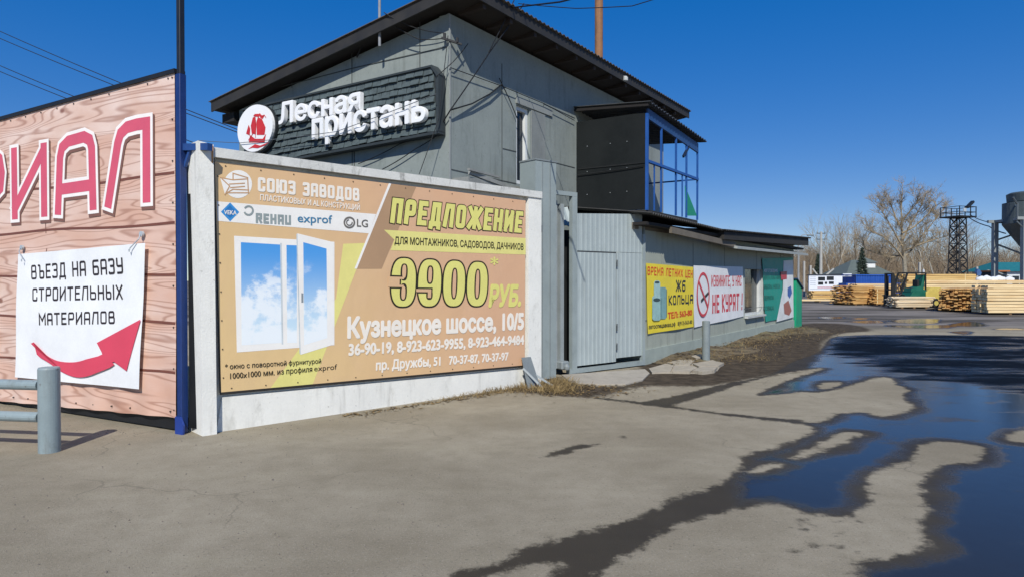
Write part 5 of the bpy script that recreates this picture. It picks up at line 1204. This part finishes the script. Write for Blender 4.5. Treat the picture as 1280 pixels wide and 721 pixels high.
def notice():
    Y = 64.; fr = Frame(gx(1010, Y), Y, 88); T = thing('notice_board', 'white notice board with four dark pictures standing in the yard', 'notice board', frame=fr); h = fr.hit
    a, b = h(1011, 344), h(1053, 367)
    B = MB().box(a[0], b[0], -.05, .1, b[1], a[1]).build('board', M('#dfe4ea', .5, .04), T)
    MB().box(a[0] - .1, b[0] + .1, -.12, .16, a[1], a[1] + .07).build('top_cap', M('#33373c', .6), T)
    MB().box(b[0] + .02, b[0] + .85, -.05, .1, b[1] + .1, a[1] + .15).build('side_board', M('#d7dde4', .5), T)
    s = 8.533; Q = lambda x, y: h(990 + x / s, 330 + y / s)
    d = MB()
    for x0_, y0_, x1_, y1_ in ((275, 138, 350, 178), (367, 132, 443, 174), (275, 190, 330, 222), (347, 190, 372, 214), (390, 186, 443, 215)): p, q = Q(x0_, y1_), Q(x1_, y0_); d.box(p[0], q[0], -.056, -.051, p[1], q[1])
    d.build('pictures', M('#1f2428', .5), B)
    r = MB(); 
    for k, yy in enumerate((243, 252)): p, q = Q(268, yy + 4), Q(480, yy - 2); r.box(p[0], q[0], -.055, -.0515, p[1], p[1] + .04)
    r.build('red_text_lines', M('#b0566a', .5), B)
    l = MB()
    for yy in (140, 160, 180, 200, 220, 265, 285): p, q = Q(190, yy + 2), Q(250 + (yy > 240) * 230, yy - 2); l.box(p[0], q[0], -.055, -.0515, p[1], p[1] + .035)
    l.build('grey_text_lines', M('#9aa4b4', .5), B)
    g = MB(); p, q = Q(455, 235), Q(535, 195); g.prism([(p[0], p[1]), (q[0], p[1]), (q[0], q[1])], -.056, -.0515); g.build('green_print', M('#7fa89a', .5), B)
    t = MB()
    for k in range(5): p = Q(560 + (k % 2) * 12, 250 - k * 30); t.box(p[0], p[0] + .35, -.056, -.0515, p[1], p[1] + .16)
    t.build('grey_marks', M('#8d98a0', .5), T)
    for x in (a[0] + .3, (a[0] + b[0]) / 2 + .1, b[0] - .2): MB().box(x - .07, x + .07, 0, .12, 0, b[1] - .003).build('leg', M('#3a342e', .7), T)
notice()

def container():
    Y = 57.; T = thing('container', 'long blue metal container behind the plank stacks', 'container', loc=(gx(1070, Y), Y, 0), rz=R(2))
    L = gx(1127, Y) - gx(1070, Y); m = MB(); corr(m, (0, 0, .25), (L, 0, .25), (L, 0, 1.95), (0, 0, 1.95), 18, .03, .02); m.build('front_sheet', M('#1f4fa0', .5, .12), T)
    b = MB().box(0, L, .05, 2.2, .2, 1.9); b.build('body', M('#1d4790', .5), T)
    r = MB().prism([(-.05, 1.96), (L + .05, 1.96), (L + .05, 2.05), (-.05, 2.05)], -.06, 2.3); r.build('top_rail', M('#2557ad', .5), T)
    MB().box(-.75, -.02, .1, 1.4, 0, 1.35).build('side_tank', M('#2a5db0', .5), T)
container()
def far_house():
    Y = 78.; xa, xb = gx(1058, Y), gx(1117, Y); w = xb - xa; d = 6.
    T = thing('far_house', 'distant house with grey hipped roof and pale dormer behind a spruce', 'house', loc=(xa, Y, 0), rz=0)
    MB().box(.35, w - .35, .35, d, 0, 2.35).build('wall', M('#6c7570', .8), T)
    q = MB().add([(0, 0, 2.3), (w, 0, 2.3), (w, d + .4, 2.3), (0, d + .4, 2.3), (w * .38, d / 2, 3.95), (w * .66, d / 2, 3.95), (0, 0, 2.2), (w, 0, 2.2), (w, d + .4, 2.2), (0, d + .4, 2.2)],
                 [(0, 1, 5, 4), (1, 2, 5), (2, 3, 4, 5), (3, 0, 4), (6, 9, 8, 7), (0, 6, 7, 1), (1, 7, 8, 2), (2, 8, 9, 3), (3, 9, 6, 0)])
    RF = q.build('roof', M('#59635f', .8, .15), T)
    MB().box(w * .46, w * .72, 1.1, d / 2, 3.0, 3.62).build('dormer', M('#d9dcda', .7), RF)
    MB().add([(w * .42, .95, 3.6), (w * .78, .95, 3.6), (w * .78, d / 2, 3.6), (w * .42, d / 2, 3.6), (w * .55, d * .35, 4.3)], [(0, 1, 4), (1, 2, 4), (2, 3, 4), (3, 0, 4), (3, 2, 1, 0)]).build('dormer_roof', M('#5b6461', .8), RF)
    MB().box(w * .6, w * .8, .32, .349, .7, 1.8).build('window', M('#1d2226', .2), T)
    MB().box(w * .82, w - .36, .30, .349, 1.3, 2.0).build('pale_panel', M('#a9ada6', .7), T)
far_house()
def pole():
    Y = 70.; x = gx(1026, Y); T = thing('utility_pole', 'concrete utility pole with two stays left of the spruce', 'utility pole', loc=(x, Y, 0))
    g = M('#a9a9a3', .8, .1); MB().tube([(0, 0, 0), (0, 0, 6.5)], [.17, .12], 10).build('pole', g, T)
    for s in (-1, 1): MB().beam((0, 0, 1.65), (s * (1.35 if s > 0 else .8), .1, 2.75), .13, .13).build('stay', g, T)
    for z in (6.3, 5.7): MB().box(-.45, .45, -.05, .05, z, z + .08).build('crossarm', M('#4b4d4c', .6), T)
    i = MB()
    for z in (6.38, 5.78):
        for xx in (-.4, .4): i.lathe((xx, 0, z), [(.03, 0), (.06, .04), (.05, .14), (.02, .18)], 8)
    i.build('insulators', M('#8d9694', .3), T)
pole()
def street_lamp():
    Y = 52.; x = gx(1012, Y); T = thing('street_lamp', 'street lamp whose arm reaches past the far roof corner of the annex', 'street lamp', loc=(gx(998, Y), Y, 0)); a = at(1013, 294, Y) - Vector((gx(998, Y), Y, 0))
    MB().tube([(0, 0, 0), (0, 0, a.z - .2)], [.1, .06], 8).build('pole', M('#8d9091', .6), T)
    MB().tube([(0, 0, a.z - .22), (.3, 0, a.z), (a.x - .2, 0, a.z + .02)], .03, 6).build('arm', M('#8d9091', .6), T)
    MB().box(a.x - .25, a.x + .25, -.1, .1, a.z - .06, a.z + .04, .03).build('lamp_head', M('#7d8587', .5), T)
street_lamp()
def floodlight_tower():
    Y = 72.; T = thing('floodlight_tower', 'black lattice floodlight tower with railed platform above the plank stacks', 'tower', loc=(gx(1197, Y), Y, 0), rz=R(20))
    H = 8.1; w0, w1 = .68, .5; blk = M('#1c1e20', .6)
    def c(i, z): s = w0 + (w1 - w0) * z / H; return Vector(((-1, 1, 1, -1)[i] * s, (-1, -1, 1, 1)[i] * s, z))
    for i in range(4): MB().beam(c(i, 0), c(i, H), .11, .11).build('corner_leg', blk, T)
    m = MB(); n = 9
    for k in range(n):
        za, zb = H * k / n, H * (k + 1) / n
        for i in range(4):
            j = (i + 1) % 4; m.beam(c(i, za), c(j, zb), .055, .055); m.beam(c(j, za), c(i, zb), .055, .055); m.beam(c(i, zb), c(j, zb), .06, .06)
    m.build('lattice_braces', blk, T)
    P = MB().box(-1.25, 1.25, -1.1, 1.1, H, H + .14).build('platform', blk, T)
    r = MB()
    for z in (H + .55, H + 1.1): 
        for a, b_ in (((-1.2, -1.05), (1.2, -1.05)), ((1.2, -1.05), (1.2, 1.05)), ((1.2, 1.05), (-1.2, 1.05)), ((-1.2, 1.05), (-1.2, -1.05))): r.beam((*a, z), (*b_, z), .06, .06)
    for x in (-1.2, -.4, .4, 1.2):
        for y in (-1.05, 1.05): r.box(x - .035, x + .035, y - .035, y + .035, H + .14, H + 1.14)
    r.build('railing', blk, P)
    f = MB(); f.beam((.9, -.3, H + 1.1), (1.75, -.3, H + 1.75), .35, .22); f.beam((.6, -.3, H + .9), (1.0, -.3, H + 1.2), .1, .1); f.build('floodlight', M('#202326', .4), P)
    f = MB(); f.box(-.75, -.35, -1.16, -1.09, H + .55, H + .9); f.build('lamp_panel', M('#aab4bb', .4), P)
floodlight_tower()
def silo():
    Y = 46.; X = gx(1286, Y); T = thing('cyclone_silo', 'grey dust cyclone hopper on a steel frame at the right edge', 'silo', loc=(X, Y, 0)); sx = F / Y
    zt = lambda py: HC + (350 - py) / sx
    gm = M('#4c5659', .6, .15, 1.5, '#3c4448', .6)
    b = MB().lathe((0, 0, 0), [(.18, zt(322)), (.28, zt(315)), (1.5, zt(281)), (1.52, zt(280)), (1.52, zt(254)), (1.35, zt(253.5))], 36); b.build('hopper', gm, T)
    c = MB().lathe((0, 0, 0), [(1.22, zt(253)), (1.26, zt(252.5)), (1.3, zt(243)), (1.1, zt(241)), (.2, zt(240))], 36); c.build('cap', M('#454f52', .6, .15), T)
    MB().lathe((0, 0, 0), [(1.0, zt(254)), (1.0, zt(252.6))], 24).build('neck', M('#2b3032', .7), T)
    fm = M('#868c8c', .6, .1); w = 1.35
    for x in (-w, w):
        for y in (-w, w): MB().box(x - .15, x + .15, y - .15, y + .15, 0, zt(277)).build('column', fm, T)
    m = MB()
    for y in (-w, w): m.box(-w - .5, w + .4, y - .09, y + .09, zt(277), zt(273.5))
    for x in (-w, w): m.box(x - .09, x + .09, -w + .09, w - .09, zt(277) + .01, zt(273.5) - .01)
    m.build('ring_beam', fm, T)
    m = MB()
    for y in (-w - .08, w + .08): m.beam((-w, y, zt(300)), (w, y, zt(283)), .1, .1); m.beam((-w, y - .02, zt(303)), (w, y - .02, zt(322)), .1, .1); m.beam((-w, y, zt(338)), (-w + 1.4, y, zt(348)), .08, .08)
    m.build('brace', fm, T)
    l = MB(); l.tube([(-w - .45, -w, zt(276)), (-w - .45, -w, zt(258)), (-w - .75, -w, zt(250))], .07, 8); l.beam((-w - .45, -w, zt(263)), (-1.4, -.6, zt(258)), .07, .07); l.beam((-w - .5, -w, zt(279)), (-w, -w, zt(288)), .08, .08); l.build('feed_pipe', M('#4d565c', .5), T)
    lad = MB()
    for s in (.2, .6): lad.beam((s, -1.55, zt(280)), (s, -1.55, zt(255)), .04, .04)
    for k in range(7): lad.beam((.2, -1.56, zt(279) + k * .2), (.6, -1.56, zt(279) + k * .2), .03, .03)
    lad.build('ladder', M('#1f2528', .6), T)
    lp = MB().tube([(-1.1, -1.25, zt(270)), (-.5, -1.5, zt(262)), (.2, -1.56, zt(262)), (.5, -1.6, zt(272))], .06, 8); lp.build('hose', M('#14181a', .5), T)
silo()
cable([at(1212, 268, 72), at(1252, 279, 46)], .035, 'upper cable from the lattice tower to the hopper frame', sag=.008)
cable([at(1211, 272, 72), at(1236, 283, 56), at(1257, 292, 46)], .045, 'lower thicker cable from the lattice tower to the hopper frame', sag=.006)
def green_roof_house():
    Y = 84.; xa = gx(1246, Y); T = thing('far_house', 'white building with teal roof behind the hopper frame', 'house', loc=(xa, Y, 0)); W = 9.
    MB().box(1.0, W, .4, 6, 0, 2.75).build('wall', M('#c9cfd2', .7), T)
    MB().add([(-.3, 0, 2.65), (W + .3, 0, 2.65), (W + .3, 6.4, 2.65), (-.3, 6.4, 2.65), (1.6, 3.2, 3.85), (W - 1, 3.2, 3.85)], [(0, 1, 5, 4), (1, 2, 5), (2, 3, 4, 5), (3, 0, 4), (3, 2, 1, 0)]).build('roof', M('#1f6a70', .6), T)
    for x in (2.2, 4.2): MB().box(x, x + .8, .36, .399, 1.0, 2.1).build('window', M('#2a3036', .2), T)
green_roof_house()
def kiosk():
    Y = 58.; T = thing('kiosk', 'small dark shed with orange edged roof next to the hopper column', 'shed', loc=(gx(1241, Y), Y, 0))
    MB().box(0, 1.2, 0, 1.5, 0, 2.3).build('wall', M('#22262a', .7), T); MB().box(-.12, 1.35, -.15, 1.6, 2.3, 2.42).build('roof', M('#a5643a', .7), T); MB().box(.5, .95, -.03, -.001, 0, 1.9).build('door', M('#14171a', .6), T)
kiosk()
rnd = random.Random(21)
for k, (px, Y, s) in enumerate(((1228, 38.6, .55), (1236, 38.9, .62), (1243, 38.4, .5), (1252, 38.8, .6), (1263, 38.5, .52))):
    mb = MB(); n = 14; zb = 1.5; b0 = 0
    mb.lathe((0, 0, 0), [(.30 * s, 0), (.44 * s, .06 * s), (.5 * s, .22 * s), (.44 * s, .4 * s), (.2 * s, .5 * s), (.06 * s, .58 * s)], n)
    mb.v = [(x * 1.2 * (1 + rnd.uniform(-.08, .08)), y * .8, z + rnd.uniform(-.02, .02)) for x, y, z in mb.v]; mb.smooth = True
    tag(mb.build('white_sack', M('#d6d8da', .7, .06), loc=(gx(px, 41.2), 41.3 + .12 * (k % 2), 1.52)), 'white sack lying on the pale planks near the hopper column', 'sack', 'white sacks on the plank stack')
mb = MB().prism([(-.12, 0), (.1, 0), (.16, .2), (.03, .4), (-.1, .45), (-.16, .2)], -.12, .12)
tag(mb.build('blue_tarpaulin', M('#3f6293', .6, .2, 6), loc=(gx(1225, 46), 46.2, 1.9)), 'crumpled blue tarpaulin at the end of the tall yellow stack', 'tarpaulin')
posts = []
for px, Y, h in ((1005, 66, 3.4), (1013, 66, 3.0), (1149.5, 62, 3.2), (1221, 68, 2.9), (1235, 68, 2.6)):
    mb = MB().box(-.09, .09, -.09, .09, 0, h, .02)
    o = tag(mb.build('fence_post', M('#a8a59d', .8, .1), loc=(gx(px, Y), Y, 0)), 'thin pale concrete post standing before the bare wood', 'post', 'pale posts before the wood')

# ---------------------------------------------------------------- TREES
def bare_tree(seed, H, spread=.5, trunk_r=.2, levels=4, kids=(7, 5, 4, 3), lean=.0, fork=.25, up=.35):
    """returns (trunk MB, crown MB): tapered limbs branching down to twigs"""
    rnd = random.Random(seed); tr, cr = MB(), MB()
    def limb(mb, p, d, L, r, lv):
        pts = [p]; q = p.copy(); dd = d.copy(); n = 5 if lv == 0 else (4 if lv == 1 else 3)
        for i in range(n):
            dd = (dd + Vector((rnd.gauss(0, .10), rnd.gauss(0, .10), rnd.gauss(0, .05) + up * .10 * (lv > 0)))).normalized(); q = q + dd * (L / n); pts.append(q.copy())
        rs = [r * (1 - .8 * i / n) for i in range(n + 1)]
        mb.tube(pts, rs, 7 if lv == 0 else (4 if lv == 1 else 3), cap=False)
        if lv >= levels: return
        for k in range(kids[min(lv, len(kids) - 1)]):
            t = fork + (1 - fork) * (k + rnd.random()) / kids[min(lv, len(kids) - 1)]; t = min(t, .98); f = t * n; i = min(int(f), n - 1); b = pts[i].lerp(pts[i + 1], f - i)
            axis = (pts[i + 1] - pts[i]).normalized(); a = rnd.uniform(0, 6.283) if lv else k * 2.4 + rnd.uniform(-.4, .4)
            x = axis.cross(Vector((0, 0, 1))) if abs(axis.z) < .95 else axis.cross(Vector((0, 1, 0))); x.normalize(); y = axis.cross(x)
            side = x * math.cos(a) + y * math.sin(a); ang = rnd.uniform(.45, .95) * (1.15 - .45 * t) if lv == 0 else rnd.uniform(.35, .85)
            nd = (axis * math.cos(ang) + side * math.sin(ang) * (1 + spread * .3)).normalized()
            limb(cr, b, nd, L * (rnd.uniform(.42, .62) * (1.15 - .55 * t)) * (1 + spread * .3 if lv == 0 else 1), rs[min(i, n)] * rnd.uniform(.5, .68), lv + 1)
    limb(tr, Vector((0, 0, -.1)), Vector((lean, 0, 1)).normalized(), H, trunk_r, 0)
    return tr, cr
bark = M('#8d8676', .85, .3, 6, '#4e463c', .6); twig = M('#97886f', .85, .25, 3); birch = M('#a9a396', .8, .2, 8, '#39342e', .8); twig2 = M('#84745f', .85, .25, 3); twig3 = M('#8f7f69', .85, .25, 3)
def tree(name, label, mbs, bm, tm, loc, group=None, rz=0.):
    T = thing(name, label, 'tree', loc=loc, rz=rz, group=group); mbs[0].build('trunk', bm, T, recalc=False); mbs[1].build('crown', tm, T, recalc=False); return T
# the big bare tree: limbs leave low and spread wide
Yb = 86.
def big_tree():
    rnd = random.Random(3); tr, cr = MB(), MB()
    T = thing('bare_tree', 'largest bare tree, spreading wide above the forklift', 'tree', loc=(gx(1131, Yb), Yb, 0))
    s = F / Yb; W = lambda px, py, dy=0.: Vector(((px - 1131) / s, dy, HC + (350 - py) / s))
    tr.tube([(0, 0, -.1), W(1131, 338), W(1129.5, 320), W(1128.5, 300, .2), W(1127, 280, .1), W(1126, 262), W(1127, 246)], [.30, .26, .22, .17, .13, .08, .03], 8)
    limbs = [[(1130, 326), (1122, 316), (1111, 305), (1098, 295), (1085, 291), (1078, 287)], [(1129, 310), (1121, 296), (1112, 280), (1104, 266), (1097, 256)], [(1128.5, 300), (1134, 286), (1141, 272), (1147, 260), (1150, 250)], [(1130, 322), (1140, 312), (1150, 298), (1163, 284), (1174, 270), (1181, 262)],
             [(1128, 288), (1120, 272), (1116, 258), (1113, 250)], [(1130, 314), (1146, 306), (1160, 300), (1172, 296)], [(1127.5, 276), (1133, 262), (1136, 250)], [(1129, 318), (1116, 322), (1100, 316), (1090, 311)], [(1127, 292), (1140, 284), (1156, 268), (1164, 258)]]
    sub = []
    for k, l in enumerate(limbs):
        dy = rnd.uniform(-2.4, 2.4); P = [W(a, b, dy * i / (len(l) - 1)) for i, (a, b) in enumerate(l)]
        cr.tube(P, [.13 * (1 - .75 * i / (len(P) - 1)) for i in range(len(P))], 5, cap=False); sub.append(P)
    sub.append([W(1128.5, 300, .2), W(1127, 280, .1), W(1126, 262), W(1127, 246)])
    def twigs(p, d, L, r, lv):
        q = p.copy(); pts = [q.copy()]; dd = d.copy()
        for i in range(3): dd = (dd + Vector((rnd.gauss(0, .16), rnd.gauss(0, .16), rnd.gauss(.06, .1)))).normalized(); q = q + dd * L / 3; pts.append(q.copy())
        cr.tube(pts, [r, r * .75, r * .5, r * .3], 3, cap=False)
        if lv < 3:
            for k in range((5, 5, 4)[lv]):
                i = rnd.choice((0, 1, 1, 2, 2)); b = pts[i].lerp(pts[i + 1], rnd.random()); nd = (dd + Vector((rnd.gauss(0, .75), rnd.gauss(0, .75), rnd.gauss(.12, .5)))).normalized(); twigs(b, nd, L * rnd.uniform(.5, .72), r * .6, lv + 1)
    for P in sub:
        for i in range(len(P) - 1):
            for k in range(4 if i else 2):
                b = P[i].lerp(P[i + 1], rnd.random()); d = (P[i + 1] - P[i]).normalized(); nd = (d + Vector((rnd.gauss(0, .7), rnd.gauss(0, .7), rnd.gauss(.25, .4)))).normalized()
                twigs(b, nd, rnd.uniform(1.1, 2.1), .045, 0 if rnd.random() < .55 else 1)
    tr.build('trunk', bark, T, recalc=False); cr.build('crown', twig, T, recalc=False)
big_tree()
protos = [bare_tree(31, 9.5, .5, .16, 4, (11, 6, 5, 3)), bare_tree(47, 8.8, .6, .15, 4, (12, 6, 4, 3), up=.6), bare_tree(58, 10.2, .35, .14, 4, (13, 6, 4, 3), up=.8)]
bp = tree('birch_tree', 'slender bare birch with pale trunk in front of the wood', protos[2], birch, twig, (gx(1168, 98), 98, 0), 'bare birches before the wood')
for k, (px, Y, s) in enumerate(((1040, 102, .92), (1052, 108, 1.0), (1063, 104, .95), (1046, 96, .85), (1158, 96, .9), (1148, 104, .8), (1068, 112, .95), (1177, 110, .95))):
    dup(bp, (gx(px, Y), Y, 0), k * 1.3, scale=(s, s, s))
tp = tree('bare_tree', 'brown leafless tree at the edge of the wood', protos[0], M('#6a5f51', .85, .3, 5), twig2, (gx(1190, 100), 100, 0), 'bare trees at the wood edge')
for k, (px, Y, s) in enumerate(((1215, 104, .85), (1205, 94, .8), (1105, 100, .75), (1240, 106, .7), (1265, 104, .68), (1290, 104, .7), (1010, 96, .62), (1030, 104, .68), (1182, 92, .72), (1087, 106, .8))):
    dup(tp, (gx(px, Y), Y, 0), k * 2.1 + .4, scale=(s, s, s))
def far_wood():
    """the brown leafless wood behind everything, one mass"""
    rnd = random.Random(9); arr = []
    for tr, cr in (protos[0], protos[1], protos[2]):
        arr.append((np.array(tr.v + cr.v), tr.f + [tuple(i + len(tr.v) for i in q) for q in cr.f]))
    V, Fq = [], []; base = 0
    for k in range(265):
        v, f = arr[k % 3]; Y = rnd.uniform(112, 165); px = rnd.uniform(900, 1420); s = rnd.uniform(.62, .88) * (.95 if px < 1200 else .82); a = rnd.uniform(0, 6.28); c, sn = math.cos(a), math.sin(a)
        q = v * s; q = np.stack([q[:, 0] * c - q[:, 1] * sn + gx(px, Y), q[:, 0] * sn + q[:, 1] * c + Y, q[:, 2] * (.95 if rnd.random() < .5 else 1.05)], 1)
        V.append(q); Fq.append(np.array(f) + base); base += len(q)
    V = np.concatenate(V); Fq = np.concatenate(Fq).astype(np.int32); me = bpy.data.meshes.new('far_wood')
    me.vertices.add(len(V)); me.vertices.foreach_set('co', V.ravel()); me.loops.add(Fq.size); me.loops.foreach_set('vertex_index', Fq.ravel()); me.polygons.add(len(Fq)); me.polygons.foreach_set('loop_start', np.arange(0, Fq.size, 4)); me.update(calc_edges=True)
    me.materials.append(twig3); o = bpy.data.objects.new('far_wood', me); COL.objects.link(o); tag(o, kind='stuff')
    # undergrowth: dense thin shoots
    mb = MB()
    for k in range(28000):
        Y = rnd.uniform(92, 150); px = rnd.uniform(900, 1420); x = gx(px, Y); h = rnd.uniform(1.5, 7.) if Y > 105 else rnd.uniform(1., 3.); lx, ly = rnd.gauss(0, .18) * h, rnd.gauss(0, .18) * h; r = rnd.uniform(.02, .045)
        mb.add([(x - r, Y, 0), (x + r, Y, 0), (x, Y + r * 1.7, 0), (x + lx, Y + ly, h)], [(0, 1, 3), (1, 2, 3), (2, 0, 3)])
    tag(mb.build('undergrowth', twig2, recalc=False), kind='stuff')
far_wood()
def spruce(label, px, Y, H, seed):
    rnd = random.Random(seed); T = thing('spruce_tree', label, 'tree', loc=(gx(px, Y), Y, 0)); MB().tube([(0, 0, 0), (0, 0, H * .98)], [.13, .02], 6).build('trunk', bark, T)
    mb = MB()
    for k in range(520):
        t = rnd.random() ** .8; z = .5 + t * (H - .5); r = (1 - t) * H * .15 * rnd.uniform(.35, 1.1) + .04; a = rnd.uniform(0, 6.283); l = .16 + .3 * (1 - t)
        p = Vector((r * math.cos(a), r * math.sin(a), z - r * .25)); d = Vector((math.cos(a), math.sin(a), -.35)) * l; s = Vector((-math.sin(a), math.cos(a), 0)) * l * .3
        mb.add([p - d * .5 - s, p - d * .5 + s, p + d, p + Vector((0, 0, -.12))], [(0, 1, 2), (0, 2, 3), (1, 3, 2)])
    mb.build('crown', M('#39463a', .85, .3, 4), T, recalc=False)
spruce('dark spruce standing before the grey hipped roof', 1077.5, 74, 5.1, 1)
spruce('dark spruce half hidden behind the concrete utility pole', 1022.5, 86, 4.9, 2)
